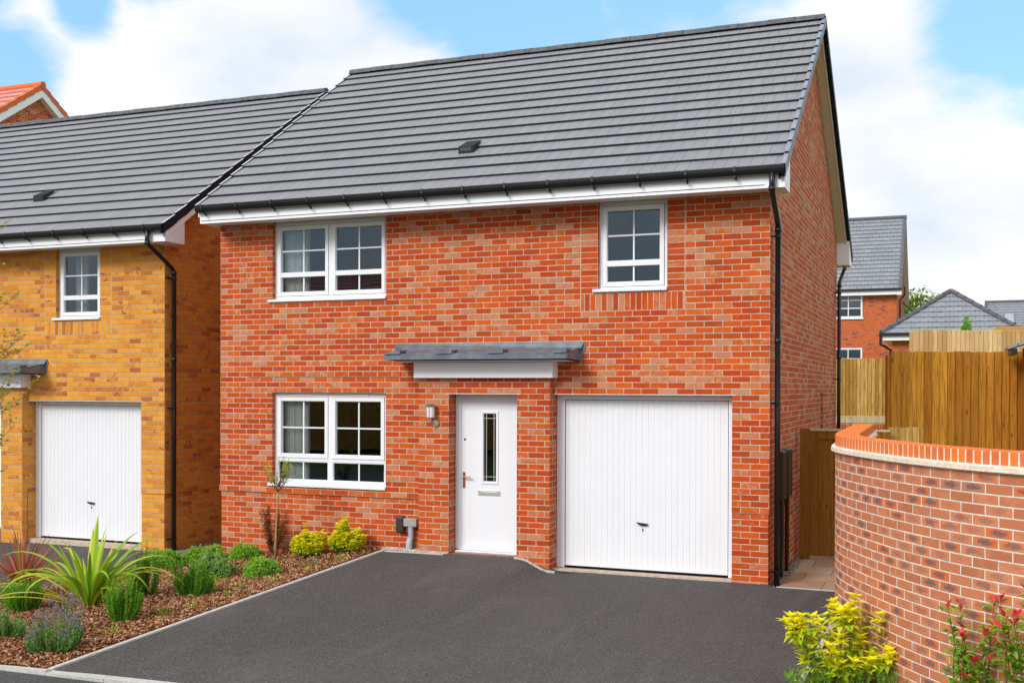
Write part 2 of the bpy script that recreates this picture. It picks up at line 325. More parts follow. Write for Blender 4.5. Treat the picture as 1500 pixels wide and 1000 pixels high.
# ------------------------------------------------------------------ mesh builder
class MB:
    def __init__(s): s.v = []; s.f = []; s.uv = []; s.mi = []; s.mats = []
    def mat(s, k):
        if k not in s.mats: s.mats.append(k)
        return s.mats.index(k)
    def face(s, pts, m, uv=None, uo=(0, 0)):
        i0 = len(s.v); s.v += [tuple(p) for p in pts]; s.f.append(tuple(range(i0, i0+len(pts))))
        if uv is None:
            a, b_, c = (Vector(pts[0]), Vector(pts[1]), Vector(pts[2])); n = (b_-a).cross(c-a)
            n = (abs(n.x), abs(n.y), abs(n.z)); k = n.index(max(n))
            uv = [((p[0], p[2]) if k == 1 else (p[1], p[2]) if k == 0 else (p[0], p[1])) for p in pts]
        s.uv.append([(q[0]+uo[0], q[1]+uo[1]) for q in uv]); s.mi.append(s.mat(m)); return s
    def shared(s, verts, faces, m, uvs=None):
        i0 = len(s.v); s.v += [tuple(p) for p in verts]; k = s.mat(m)
        for f in faces:
            s.f.append(tuple(i0+i for i in f)); s.mi.append(k)
            s.uv.append([uvs[i] for i in f] if uvs else [(verts[i][0], verts[i][1]) for i in f])
        return s
    def box(s, x0, x1, y0, y1, z0, z1, m, skip=''):
        a = [(x0, y0, z0), (x1, y0, z0), (x1, y1, z0), (x0, y1, z0), (x0, y0, z1), (x1, y0, z1), (x1, y1, z1), (x0, y1, z1)]
        F = {'b': (0, 3, 2, 1), 't': (4, 5, 6, 7), 'f': (0, 1, 5, 4), 'r': (1, 2, 6, 5), 'k': (2, 3, 7, 6), 'l': (3, 0, 4, 7)}
        i0 = len(s.v); s.v += a; k = s.mat(m)
        for n, f in F.items():
            if n in skip: continue
            s.f.append(tuple(i0+i for i in f)); s.mi.append(k)
            s.uv.append([((a[i][0], a[i][2]) if n in 'fk' else (a[i][1], a[i][2]) if n in 'lr' else (a[i][0], a[i][1])) for i in f])
        return s
    def obox(s, c, ax, ay, az, m):
        """oriented box: centre and three half-axis vectors"""
        c, ax, ay, az = map(Vector, (c, ax, ay, az)); vs = []
        for k in (-1, 1):
            for j, i in ((-1, -1), (-1, 1), (1, 1), (1, -1)): vs.append(c+ax*i+ay*j+az*k)
        return s.shared(vs, [(0, 3, 2, 1), (4, 5, 6, 7), (0, 1, 5, 4), (1, 2, 6, 5), (2, 3, 7, 6), (3, 0, 4, 7)], m)
    def tube(s, pts, r, m, n=8, cap=True):
        pts = [Vector(p) for p in pts]; rr = r if isinstance(r, (list, tuple)) else [r]*len(pts)
        vs = []; fs = []; prev = None
        for i, p in enumerate(pts):
            d = (pts[min(i+1, len(pts)-1)]-pts[max(i-1, 0)]).normalized()
            ref = Vector((0, 0, 1)) if abs(d.z) < .9 else Vector((1, 0, 0))
            if prev is not None: a = (prev-d*prev.dot(d)).normalized()
            else: a = d.cross(ref).normalized()
            prev = a; b_ = d.cross(a)
            for k in range(n):
                t = 2*math.pi*k/n; vs.append(p+(a*math.cos(t)+b_*math.sin(t))*rr[i])
        for i in range(len(pts)-1):
            for k in range(n): fs.append((i*n+k, i*n+(k+1) % n, (i+1)*n+(k+1) % n, (i+1)*n+k))
        if cap: fs.append(tuple(reversed(range(n)))); fs.append(tuple((len(pts)-1)*n+k for k in range(n)))
        return s.shared(vs, fs, m)
    def lathe(s, prof, c, m, n=16, axis='z'):
        c = Vector(c); vs = []; fs = []
        for (r, h) in prof:
            for k in range(n):
                t = 2*math.pi*k/n; a, b_ = r*math.cos(t), r*math.sin(t)
                vs.append(c+(Vector((a, b_, h)) if axis == 'z' else Vector((a, -h, b_)) if axis == 'y' else Vector((h, a, b_))))
        for i in range(len(prof)-1):
            for k in range(n): fs.append((i*n+k, i*n+(k+1) % n, (i+1)*n+(k+1) % n, (i+1)*n+k))
        return s.shared(vs, fs, m)
    def build(s, name, parent=None, smooth=False, bevel=0):
        me = bpy.data.meshes.new(name); me.from_pydata(s.v, [], s.f)
        for k in s.mats: me.materials.append(M_[k])
        me.polygons.foreach_set('material_index', s.mi)
        ul = me.uv_layers.new(name='UVMap'); flat = [c for f in s.uv for q in f for c in q]; ul.data.foreach_set('uv', flat)
        if smooth: me.polygons.foreach_set('use_smooth', [True]*len(me.polygons))
        me.update()
        o = bpy.data.objects.new(name, me); col.objects.link(o)
        if parent: o.parent = parent
        if bevel:
            b = o.modifiers.new('bevel', 'BEVEL'); b.width = bevel; b.segments = 2; b.limit_method = 'ANGLE'
        return o
def tag(o, label=None, cat=None, group=None, kind=None):
    if label: o['label'] = label
    if cat: o['category'] = cat
    if group: o['group'] = group
    if kind: o['kind'] = kind
    return o
def empty(name, loc, label=None, cat=None, group=None):
    o = bpy.data.objects.new(name, None); o.location = loc; o.empty_display_size = .2; col.objects.link(o); return tag(o, label, cat, group)
def S(t): t = max(0., min(1., t)); return t*t*(3-2*t)

# ------------------------------------------------------------------ ground heights
def zg(X, Y):               # tarmac drive: falls to the street, ramps up to the front door
    z = -.02+.033*min(Y, 0)
    return z+.155*S((-X-2.70)/.45)*max(0., 1+min(Y, 0)/5.8)**(1+1.2*S((X+5.0)/1.2))
def zb(X, Y):               # planting bed
    dx = max(0., -5.15-X)
    return zg(-5.2, Y)+.015-.105*dx*(1-.75*S(-Y/5))
def terrain(X, Y):
    z = -.55+.062*max(0, Y-6)*S((Y-4)/8)
    z += 1.35*S((Y-2.9)/.5)*S((X-1.2)/.12)*(1-S((Y-9)/6)*.6)
    if Y > 60: z = -.55+.062*54+.35
    return z

def grid(name, xs, ys, zf, mk, kind='structure', label=None):
    mb = MB(); vs = [(x, y, zf(x, y)) for y in ys for x in xs]; nx = len(xs)
    fs = [(j*nx+i, j*nx+i+1, (j+1)*nx+i+1, (j+1)*nx+i) for j in range(len(ys)-1) for i in range(nx-1)]
    mb.shared(vs, fs, mk); o = mb.build(name, smooth=True); tag(o, kind=kind, label=label); return o
xs = [-400, -200, -100, -60, -40, -30]+[-24+i for i in range(24)]+[0, .5, 1, 1.18, 1.26, 1.34, 1.5, 2, 3, 4, 6, 8, 10, 14, 20, 30, 60, 120, 250, 400]
ys = [-400, -200, -100, -60, -40, -30, -20, -15, -10, -6, -4, -2, 0, 2, 2.8, 2.9, 3.0, 3.1, 3.2, 3.3, 3.4, 3.6, 4, 5, 6, 7, 8, 9, 10, 12, 14, 16, 18, 20, 24, 28, 32, 36, 40, 45, 50, 60, 61, 80, 120, 200, 500]
grid('ground', xs, ys, terrain, 'grass')
road = grid('road', [-60, -30, -15, -10, -6, -3, 0, 3, 6, 15, 40], [-19, -14, -10, -8, -6.35, -6.0, -5.86], lambda x, y: -.215+.012*min(0, (y+5.9)) - .014*max(0, -5.0-x)*(1 if x > -12 else 0)-(.1 if x <= -12 else 0), 'road')
# drive: strips across, left edge follows the bed kerb, right edge the wall and kerb
def dl(Y): return -5.07 + (.37/5.6)*(Y+.15) if Y < -.15 else -5.07
def dr(Y):
    if Y > -.1: return .02
    return .99 if Y > -1.6 else .93+.02*(Y+1.6) if Y > -4.2 else .88-(Y+4.2)*-.9
mb = MB(); rows = [.16, .05, -.05, -.0999, -.12]+[-.25-.25*i for i in range(22)]+[-5.74]; cols = 60
rows = sorted(set(rows), reverse=True); vs = []
for Y in rows:
    a, b_ = dl(Y), dr(Y)
    for i in range(cols+1):
        X = a+(b_-a)*i/cols; vs.append((X, Y, zg(X, Y)))
fs = [(j*(cols+1)+i, (j+1)*(cols+1)+i, (j+1)*(cols+1)+i+1, j*(cols+1)+i+1) for j in range(len(rows)-1) for i in range(cols)]
mb.shared(vs, fs, 'asphalt'); tag(mb.build('driveway', smooth=True), kind='structure')
# neighbour's drive
def zy(X, Y): return -.215+.03*min(0, Y-.4)
grid('driveway', [-18, -14, -12, -10, -9.3, -8.62], [-5.9, -4, -2, 0, .42, .7], zy, 'asphalt')
# bed base
mb = MB(); vs = []; ysb = [-5.78+.2*i for i in range(29)]; nx = 24
for Y in ysb:
    for i in range(nx+1):
        X = -8.6+(dl(Y)-.05+8.6)*i/nx
        vs.append((X, min(Y, -.0), zb(X, Y)+.012*math.sin(X*9)*math.cos(Y*7)))
fs = [(j*(nx+1)+i, j*(nx+1)+i+1, (j+1)*(nx+1)+i+1, (j+1)*(nx+1)+i) for j in range(len(ysb)-1) for i in range(nx)]
mb.shared(vs, fs, 'soil'); tag(mb.build('planting_bed', smooth=True), kind='structure')
# gap between the houses
grid('gravel_path', [-9.25, -8.6, -7.88], [-.12, 1, 4, 9], lambda x, y: -.2, 'gravel_base')
# kerb strips
def strip(name, pts, wd, zf, h, mk, seg=.9, lab=None, kindname=None):
    """row of kerb stones along pts (left edge), width wd towards the left normal"""
    mb = MB(); L_ = []
    for (a, b_) in zip(pts[:-1], pts[1:]):
        a = Vector(a); b_ = Vector(b_); n = max(1, int((b_-a).length/seg+.5)); d = (b_-a)/n; nrm = Vector((-d.y, d.x)).normalized()*wd
        for i in range(n):
            p = a+d*i+d.normalized()*.003; q = a+d*(i+1)-d.normalized()*.003
            k = max(1, int((q-p).length/.3))
            for j in range(k):
                P0 = p+(q-p)*j/k; P1 = p+(q-p)*(j+1)/k
                vs = []
                for pp in (P0, P1, P1+nrm, P0+nrm): vs.append((pp.x, pp.y, zf(pp.x, pp.y)-.12))
                for pp in (P0, P1, P1+nrm, P0+nrm): vs.append((pp.x, pp.y, zf(pp.x, pp.y)+h))
                mb.shared(vs, [(0, 1, 5, 4), (1, 2, 6, 5), (2, 3, 7, 6), (3, 0, 4, 7), (4, 5, 6, 7)], mk)
    o = mb.build(name); tag(o, kind='structure'); return o
strip('kerb', [(-5.44, -5.76), (-5.07, -.16)], .05, lambda x, y: zg(x+.06, y), .018, 'concrete')
strip('kerb', [(-9.2, -6.00), (-5.44, -5.83)], .05, lambda x, y: -.215-.014*max(0, -5-x)+.012, .02, 'concrete')
strip('kerb', [(-5.44, -5.835), (-1.0, -5.70), (3., -5.66)], .11, lambda x, y: -.212-.006*max(0, -4-x)+.012, .0, 'concrete', .6)
strip('kerb', [(.88, -4.3), (.935, -1.9), (.97, -1.55)], .05, zg, .03, 'concrete')
strip('kerb', [(.10, -.10), (.985, -.10)], .05, lambda x, y: -.022, .004, 'concrete')
strip('kerb', [(-4.21, -.165), (-5.07, -.20)], .03, lambda x, y: zg(x, y), .012, 'concrete')
strip('kerb', [(-2.66, -.135), (-2.80, -.15), (-2.95, -.15), (-3.08, -.13), (-3.22, -.12)], .03, lambda x, y: zg(x, y), .02, 'concrete')
# path beside the house
grid('path', [.12, .5, .985], [-.06, 1, 2.4, 5, 8], lambda x, y: -.045 if y > 0 else -.03, 'paving')
mb = MB(); mb.face([(0, .0, -.06), (.12, .0, -.06), (.12, 8, -.06), (0, 8, -.06)], 'gravel_base'); tag(mb.build('gravel_strip'), kind='structure')

def pebbles(name, pts, size, mk, label):
    mb = MB()
    for (x, y, z) in pts:
        s_ = size*random.uniform(.6, 1.4); a = random.random()*6.28; e = random.uniform(.6, 1)
        t = [Vector((math.cos(a+k*2.09)*s_, math.sin(a+k*2.09)*s_*e, random.uniform(-.2, .2)*s_)) for k in range(3)]
        c = Vector((x, y, z)); top = c+Vector((0, 0, s_*.8)); bot = c-Vector((0, 0, s_*.8))
        mb.shared([c+t[0], c+t[1], c+t[2], top, bot], [(0, 1, 3), (1, 2, 3), (2, 0, 3), (1, 0, 4), (2, 1, 4), (0, 2, 4)], mk)
    return tag(mb.build(name), label, 'gravel', kind='stuff')
pebbles('gravel', [(random.uniform(.005, .13)+max(0, (y-1)*.02), y, -.055+random.random()*.012) for y in np.random.default_rng(3).uniform(0.02, 2.4, 700)], .012, 'gravel_grey', 'grey pebbles along the foot of the side wall')
pts = []
while len(pts) < 900:
    x = random.uniform(-5.15, -4.18); y = random.uniform(-.15, -.005)
    pts.append((x, y, zg(x, y)+.004+random.random()*.008))
pebbles('gravel', pts, .012, 'gravel', 'pale stone chippings under the meter boxes')

# ------------------------------------------------------------------ walls with openings
def wall_plane(mb, a0, a1, z0, z1, holes, matf, yv, axis='x', flip=False, back=.12, revm=None):
    """wall in the plane y=yv (axis x) or x=yv (axis y) with rectangular holes (a0,a1,z0,z1,depth)"""
    A = sorted({a0, a1, *[h[0] for h in holes], *[h[1] for h in holes], *matf[1]}); Z = sorted({z0, z1, *[h[2] for h in holes], *[h[3] for h in holes], *matf[2]})
    A = [a for a in A if a0 <= a <= a1]; Z = [z for z in Z if z0 <= z <= z1]
    def pt(a, z, d=0): return (a, yv+d, z) if axis == 'x' else (yv-d, a, z)
    for i in range(len(A)-1):
        for j in range(len(Z)-1):
            ca, cz = (A[i]+A[i+1])/2, (Z[j]+Z[j+1])/2
            if any(h[0] < ca < h[1] and h[2] < cz < h[3] for h in holes): continue
            k, uo, sw = matf[0](ca, cz)
            q = [pt(A[i], Z[j]), pt(A[i+1], Z[j]), pt(A[i+1], Z[j+1]), pt(A[i], Z[j+1])]
            uv = [(A[i], Z[j]), (A[i+1], Z[j]), (A[i+1], Z[j+1]), (A[i], Z[j+1])]
            if sw: uv = [(v, u) for u, v in uv]
            mb.face(q, k, [(u+uo[0], v+uo[1]) for u, v in uv])
    for (h0, h1, g0, g1, dp) in holes:
        k = matf[0](h0-.01, g0+.01)[0]; k = revm
        mb.face([pt(h0, g0), pt(h0, g0, dp), pt(h0, g1, dp), pt(h0, g1)][::-1], k, [(0, g0), (dp, g0), (dp, g1), (0, g1)][::-1])
        mb.face([pt(h1, g0, dp), pt(h1, g0), pt(h1, g1), pt(h1, g1, dp)][::-1], k, [(dp, g0), (0, g0), (0, g1), (dp, g1)][::-1])
        if g1 < z1-1e-4: mb.face([pt(h0, g1, dp), pt(h1, g1, dp), pt(h1, g1), pt(h0, g1)][::-1], k)
        if g0 > z0+1e-4: mb.face([pt(h0, g0), pt(h1, g0), pt(h1, g0, dp), pt(h0, g0, dp)][::-1], k)

# tiled slope made of lapped courses. p0/p1 = eave ends, q0/q1 = ridge ends (Vectors)
def slope(mb, p0, p1, q0, q1, n, mk, lip=.036, u0=0., recess=.035):
    p0, p1, q0, q1 = map(Vector, (p0, p1, q0, q1)); nrm = (p1-p0).cross(q0-p0).normalized()
    ln = (q0-p0).length; g = ln/n
    for i in range(n):
        a, b_ = i/n, (i+1)/n
        A0 = p0.lerp(q0, a)+nrm*lip; A1 = p1.lerp(q1, a)+nrm*lip; B0 = p0.lerp(q0, b_)+nrm*.006; B1 = p1.lerp(q1, b_)+nrm*.006
        k = g/ln
        v0, v1 = i*g, (i+1)*g
        def U(P, o=0): return (P-p0).dot((p1-p0).normalized())+u0
        mb.face([A0, A1, B1, B0], mk, [(U(A0), v0+.001), (U(A1), v0+.001), (U(B1), v1-.001), (U(B0), v1-.001)])
        # lip: tile edge, then its underside painted black as the shadow gap
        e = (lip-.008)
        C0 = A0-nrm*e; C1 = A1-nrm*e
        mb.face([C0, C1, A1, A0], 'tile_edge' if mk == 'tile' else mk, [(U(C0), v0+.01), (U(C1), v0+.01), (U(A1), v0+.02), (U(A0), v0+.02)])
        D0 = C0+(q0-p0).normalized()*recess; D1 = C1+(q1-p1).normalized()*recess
        mb.face([D0, D1, C1, C0], 'rubber_shadow', [(0, 0)]*4)
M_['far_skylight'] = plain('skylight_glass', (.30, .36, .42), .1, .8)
M_['tile_edge'] = plain('shadow_tile_edge', (.032, .034, .040), .85, .2, .3, 30)  # dark cut edge, blackened further for the shadow line under each course

# ------------------------------------------------------------------ windows
def bars_frame(mb, x0, x1, z0, z1, yf, yb, wl, wr, wt, wb, m='white'):
    mb.box(x0, x0+wl, yf, yb, z0, z1, m); mb.box(x1-wr, x1, yf, yb, z0, z1, m)
    mb.box(x0+wl, x1-wr, yf, yb, z0, z0+wb, m); mb.box(x0+wl, x1-wr, yf, yb, z1-wt, z1, m)
def pane(mb, x0, x1, z0, z1, y): mb.face([(x0, y, z0), (x1, y, z0), (x1, y, z1), (x0, y, z1)], 'glass')
def make_window(H, x0, x1, z0, z1, kind, yf=.07, name='window', sillL=.06):
    """frame mesh with children glass, glazing_bar, sill, vent. kind 'U' two sashes, 'G' ground floor, 'R' single"""
    fr = MB(); gl = MB(); bar = MB(); yb = yf+.06
    zs = z0+.035
    cx = (x0+x1)/2
    def sash(a0, a1, b0, b1, w_=.05, proud=.012):
        bars_frame(fr, a0, a1, b0, b1, yf-proud, yb-.002, w_, w_, w_, w_)
        # inner bead
        bars_frame(fr, a0+w_, a1-w_, b0+w_, b1-w_, yf+.004, yb-.004, .008, .008, .008, .008)
    if kind == 'U':
        bars_frame(fr, x0, x1, zs, z1, yf, yb, .045, .045, .06, .045)
        fr.box(cx-.028, cx+.028, yf, yb, zs+.045, z1-.06, 'white')
        for a0, a1 in ((x0+.050, cx-.032), (cx+.032, x1-.050)):
            b0, b1 = zs+.05, z1-.065; sash(a0, a1, b0, b1)
            tz = b0+.30
            fr.box(a0+.05, a1-.05, yf-.008, yb-.003, tz-.034, tz+.034, 'white')
            pane(gl, a0+.05, a1-.05, b0+.05, tz-.034, yf+.03); pane(gl, a0+.05, a1-.05, tz+.034, b1-.05, yf+.03)
            c = (a0+a1)/2; zm = (tz+.034+b1-.05)/2
            bar.box(c-.010, c+.010, yf+.018, yf+.036, b0+.05, tz-.034, 'white'); bar.box(c-.010, c+.010, yf+.018, yf+.036, tz+.034, b1-.05, 'white')
            bar.box(a0+.05, a1-.05, yf+.019, yf+.037, zm-.010, zm+.010, 'white')
            bx = (a0+a1)/2; fr.box(bx-.17, bx+.17, yf-.013, yf, z1-.042, z1-.022, 'white')
    elif kind == 'G':
        bars_frame(fr, x0, x1, zs, z1, yf, yb, .05, .05, .055, .05)
        tz = zs+.34
        fr.box(x0+.05, x1-.05, yf, yb, tz-.022, tz+.022, 'white')
        fr.box(cx-.03, cx+.03, yf, yb, tz+.022, z1-.055, 'white'); fr.box(cx-.035, cx+.035, yf, yb, zs+.05, tz-.022, 'white')
        for a0, a1 in ((x0+.055, cx-.034), (cx+.034, x1-.055)):
            b0, b1 = tz+.026, z1-.06; sash(a0, a1, b0, b1, .052)
            pane(gl, a0+.052, a1-.052, b0+.052, b1-.052, yf+.03)
            c = (a0+a1)/2; zm = (b0+b1)/2
            bar.box(c-.010, c+.010, yf+.018, yf+.036, b0+.052, b1-.052, 'white'); bar.box(a0+.052, a1-.052, yf+.019, yf+.037, zm-.010, zm+.010, 'white')
            fr.box(c-.17, c+.17, yf-.013, yf, z1-.040, z1-.022, 'white')
        for a0, a1 in ((x0+.05, cx-.035), (cx+.035, x1-.05)):
            c = (a0+a1)/2
            pane(gl, a0, a1, zs+.05, tz-.022, yf+.03); bar.box(c-.010, c+.010, yf+.018, yf+.036, zs+.05, tz-.022, 'white')
            bars_frame(fr, a0, a1, zs+.05, tz-.022, yf+.006, yb-.004, .012, .012, .012, .012)
    else:
        bars_frame(fr, x0, x1, zs, z1, yf, yb, .045, .045, .055, .03)
        a0, a1, b0, b1 = x0+.05, x1-.05, zs+.035, z1-.06; sash(a0, a1, b0, b1, .052)
        tz = b0+.29
        fr.box(a0+.052, a1-.052, yf-.008, yb-.003, tz-.036, tz+.036, 'white')
        pane(gl, a0+.052, a1-.052, b0+.052, tz-.036, yf+.03); pane(gl, a0+.052, a1-.052, tz+.036, b1-.052, yf+.03)
        c = (a0+a1)/2; zm = (tz+.036+b1-.052)/2
        bar.box(c-.010, c+.010, yf+.018, yf+.036, b0+.052, tz-.036, 'white'); bar.box(c-.010, c+.010, yf+.018, yf+.036, tz+.036, b1-.052, 'white')
        bar.box(a0+.052, a1-.052, yf+.019, yf+.037, zm-.010, zm+.010, 'white')
    fo = fr.build(name, H, bevel=.003)
    gl.build('glass', fo); bar.build('glazing_bar', fo)
    sb = MB(); sb.box(x0-sillL, x1+.005, -.035, yb, z0-.002, zs, 'white'); sb.build('sill', fo, bevel=.004)
    # seal line under sill + around frame
    return fo

def room(H, x0, x1, y1, z0, z1, mk='room'):
    mb = MB(); y0 = .14
    mb.face([(x0, y1, z0), (x1, y1, z0), (x1, y1, z1), (x0, y1, z1)], mk)
    mb.face([(x0, y0, z0), (x0, y1, z0), (x0, y1, z1), (x0, y0, z1)], mk); mb.face([(x1, y0, z0), (x1, y1, z0), (x1, y1, z1), (x1, y0, z1)], mk)
    mb.face([(x0, y0, z0), (x1, y0, z0), (x1, y1, z0), (x0, y1, z0)], mk); mb.face([(x0, y0, z1), (x1, y0, z1), (x1, y1, z1), (x0, y1, z1)], mk)
    return mb.build('room_lining', H)

def curtain(name, x0, x1, z0, z1, y, org, label, group=None):
    mb = MB(); n = 60; vs = []; 
    for i in range(n+1):
        x = x0+(x1-x0)*i/n; yy = y+.035*math.sin(i*1.05)+.012*math.sin(i*2.3+1)
        vs += [(x, yy, z0), (x, yy*1.0, z1)]
    mb.shared(vs, [(2*i, 2*i+2, 2*i+3, 2*i+1) for i in range(n)], 'curtain')
    mb.shared([(v[0], v[1]+.006, v[2]) for v in vs], [(2*i+1, 2*i+3, 2*i+2, 2*i) for i in range(n)], 'curtain')
    o = mb.build(name, smooth=True); o.location = org; return tag(o, label, 'curtain', group)

# ------------------------------------------------------------------ the detached house type (red one and its buff twin)
W_, D_ = 7.89, 8.16
EZ, EY, RZ = 4.885, -.5, 8.0
def house(org, red, label, ohL0, ohL1, ohR0, ohR1, yrear=D_):
    H = empty('detached_house', org, label, 'house')
    bk, st = ('red', 'red_stack') if red else ('yellow', 'yellow_stack')
    zr = .825
    # front wall
    def mf(x, z):
        if z < zr: return bk, (W_, 0), False
        if (-2.375 < x < -2.15 or -1.255 < x < -1.03) and z > 3.525: return st, (2.375 if x < -2 else 1.2554, 0), False
        if -2.375 < x < -1.03 and 3.30 < z < 3.525: return st+'', (-3.30, 2.40), True
        return bk, (W_, 0), False
    # the soldier band runs with u along z and v along x
    front = MB()
    holes = [(-7.0, -5.17, .925, 2.25, .13), (-7.0, -5.17, 3.54, 4.69, .13), (-2.15, -1.255, 3.54, 4.69, .13), (-2.75, -.446, -.2, 2.25, .25), (-4.17, -3.20, -.2, 2.25, .3)]
    wall_plane(front, -W_, 0, zr, 4.74, [(a, b_, max(c, zr), d, e) for a, b_, c, d, e in holes], (mf, [-2.375, -1.03], [3.30, 3.525, 2.25, 2.47]), 0, 'x', revm=bk)
    wall_plane(front, -W_+.01, -.01, -.6, zr, [(a, b_, c, zr, e) for a, b_, c, d, e in holes[3:]], (mf, [], []), .012, 'x', revm=bk)
    for la, lb in ((-W_, -4.17), (-3.20, -2.75), (-.446, 0)): front.face([(la, 0, zr), (lb, 0, zr), (lb, .012, zr), (la, .012, zr)][::-1], bk)
    # string course on the left, shallow course over the window
    front.box(-W_-.012, -4.62, -.013, .002, zr, zr+.075, bk, 'k')
    front.box(-7.42, -4.95, -.009, .002, 2.475, 2.55, bk, 'k')
    # thin mortar joint around the stacked panel
    for x in (-2.375, -1.03): front.box(x-.0045, x+.0045, -.0015, .003, 3.30, 4.70, 'mortar_thin')
    # gable walls
    g1 = MB(); apex = (D_/2, RZ-.06)
    kz = (RZ-EZ)/(D_/2-EY)
    def gable(xv, flip, hs):
        mfg = (lambda a, z: (bk, (0, 0), False), [], [])
        wall_plane(front, 0, D_, zr, 4.60, [(a, b_, max(zr, c), d, e) for a, b_, c, d, e in hs], mfg, xv, 'y', revm=bk)
        wall_plane(front, .01, D_, -.6, zr, [(a, b_, c, min(zr, d), e) for a, b_, c, d, e in hs if c < zr], mfg, xv-(.012 if not flip else -.012), 'y', revm=bk)
        top = 4.60; ze = EZ-.10+(.5)*kz
        P = [(xv, 0, top), (xv, D_, top), (xv, D_, ze), (xv, D_/2, ze+kz*D_/2), (xv, 0, ze)]
        front.face(P, bk)
        front.face([(xv, 0, zr), (xv, D_, zr), (xv-(.012 if not flip else -.012), D_, zr), (xv-(.012 if not flip else -.012), 0, zr)], bk)
    gable(0, False, [(5.45, 5.95, .0, 2.25, .12)] if red else [])
    gable(-W_, True, [])
    wall_plane(front, -W_, 0, -.6, 4.74, [], (lambda a, z: (bk, (0, 0), False), [], []), D_, 'x', revm=bk)
    fo = front.build('wall', H)
    # brick porch projection: two piers and the lintel band
    py = -.11; pc = MB()
    wall_plane(pc, -4.61, -2.75, -.3, 2.47, [(-4.17, -3.20, -.3, 2.25, .11)], (lambda a, z: (bk, (W_, 0), False), [], []), py, 'x', revm=bk)
    pc.face([(-2.75, py, -.3), (-2.75, .0, -.3), (-2.75, .0, 2.47), (-2.75, py, 2.47)], bk); pc.face([(-4.61, .0, -.3), (-4.61, py, -.3), (-4.61, py, 2.47), (-4.61, .0, 2.47)], bk)
    pc.build('porch_brickwork', H)
    # steel lintel lips
    lp = MB(); lp.box(-4.22, -3.16, py-.004, py+.02, 2.243, 2.249, 'white'); lp.box(-2.78, -.40, -.005, .03, 2.243, 2.249, 'white'); lp.build('lintel', H)
    # plinth threshold pieces
    th = MB(); th.box(-4.165, -3.205, -.09, .14, -.2, .135, 'sill_clay'); th.box(-4.12, -3.21, -.02, .12, .135, .165, 'letter'); th.build('threshold', H, bevel=.004)
    th = MB(); th.box(-2.745, -.45, .012, .22, -.2, .0, 'thresh'); th.build('threshold', H)
    # windows
    make_window(H, -7.0, -5.172, .925, 2.245, 'G')
    make_window(H, -7.0, -5.172, 3.54, 4.68, 'U')
    make_window(H, -2.15, -1.257, 3.54, 4.68, 'R')
    room(H, -7.6, -4.9, 3.2, .3, 2.6); room(H, -7.6, -4.9, 3.2, 3.0, 4.95); room(H, -2.7, -.6, 2.4, 2.95, 4.95, 'room_sky_tint')
    # front door
    fy = .10
    fr = MB(); bars_frame(fr, -4.165, -3.205, .165, 2.245, fy, fy+.09, .075, .075, .055, .03); dfo = fr.build('door_frame', H, bevel=.003)
    dr_ = MB(); lx0, lx1, lz0, lz1 = -4.088, -3.282, .197, 2.188
    gx0, gx1, gz0, gz1 = -3.762, -3.584, 1.085, 1.982; y0 = fy+.018; y1 = fy+.062
    dr_.box(lx0, gx0, y0, y1, lz0, lz1, 'white_door'); dr_.box(gx1, lx1, y0, y1, lz0, lz1, 'white_door'); dr_.box(gx0, gx1, y0, y1, lz0, gz0, 'white_door'); dr_.box(gx0, gx1, y0, y1, gz1, lz1, 'white_door')
    door = dr_.build('door', H)
    b_ = MB(); bars_frame(b_, gx0-.035, gx1+.035, gz0-.035, gz1+.035, y0-.012, y0-.0005, .03, .03, .03, .03); b_.build('glazing_bead', door, bevel=.003)
    b_ = MB(); pane(b_, gx0, gx1, gz0, gz1, y0+.02)
    b_.build('glass', door)
    b_ = MB()
    for xx in (gx0+.035, gx1-.035): b_.box(xx-.004, xx+.004, y0+.012, y0+.018, gz0, gz1, 'letter')
    for zz in (gz0+.06, gz1-.06): b_.box(gx0, gx1, y0+.011, y0+.019, zz-.004, zz+.004, 'letter')
    b_.build('leading', door)
    b_ = MB(); b_.face([(gx0, y1+.3, gz0-.2), (gx1, y1+.3, gz0-.2), (gx1, y1+.3, gz1+.2), (gx0, y1+.3, gz1+.2)], 'room'); b_.box(lx0, lx1, y1+.001, y1+.29, lz0, lz1, 'room', 'fk'); b_.build('hall_lining', H)
    b_ = MB(); b_.box(-3.838, -3.523, y0-.012, y0-.0005, .90, .965, 'letter'); b_.box(-3.80, -3.56, y0-.016, y0-.0125, .915, .95, 'letter'); b_.build('letterbox', door, bevel=.003)
    b_ = MB(); b_.box(-4.062, -4.028, y0-.012, y0-.0005, .99, 1.20, 'bronze'); b_.tube([(-4.045, y0-.012, 1.14), (-4.045, y0-.055, 1.14), (-3.93, y0-.055, 1.135)], .010, 'bronze'); b_.build('handle', door, bevel=.002)
    b_ = MB(); b_.lathe([(.016, 0), (.014, .004), (0.001, .005)], (-4.035, y0-.0005, 1.636), 'rubber_shadow', 10, 'y'); b_.build('lock', door)
    # garage door: frame and ribbed steel panel
    gy = .17
    fr = MB(); bars_frame(fr, -2.748, -.448, .005, 2.243, gy, gy+.06, .105, .07, .065, .0); fr.build('garage_frame', H, bevel=.003)
    gd = MB(); ax0, ax1, az0, az1 = -2.635, -.53, .03, 2.17; yy = gy+.028
    n = 27; w0 = .018; pitch = (ax1-ax0-.05)/n; prof = [(ax0, yy), (ax0+.025, yy)]
    for i in range(n):
        xa = ax0+.025+i*pitch
        prof += [(xa+.006, yy), (xa+.010, yy+.0045), (xa+.018, yy+.0045), (xa+.022, yy)]
    prof += [(ax1-.012, yy), (ax1, yy)]
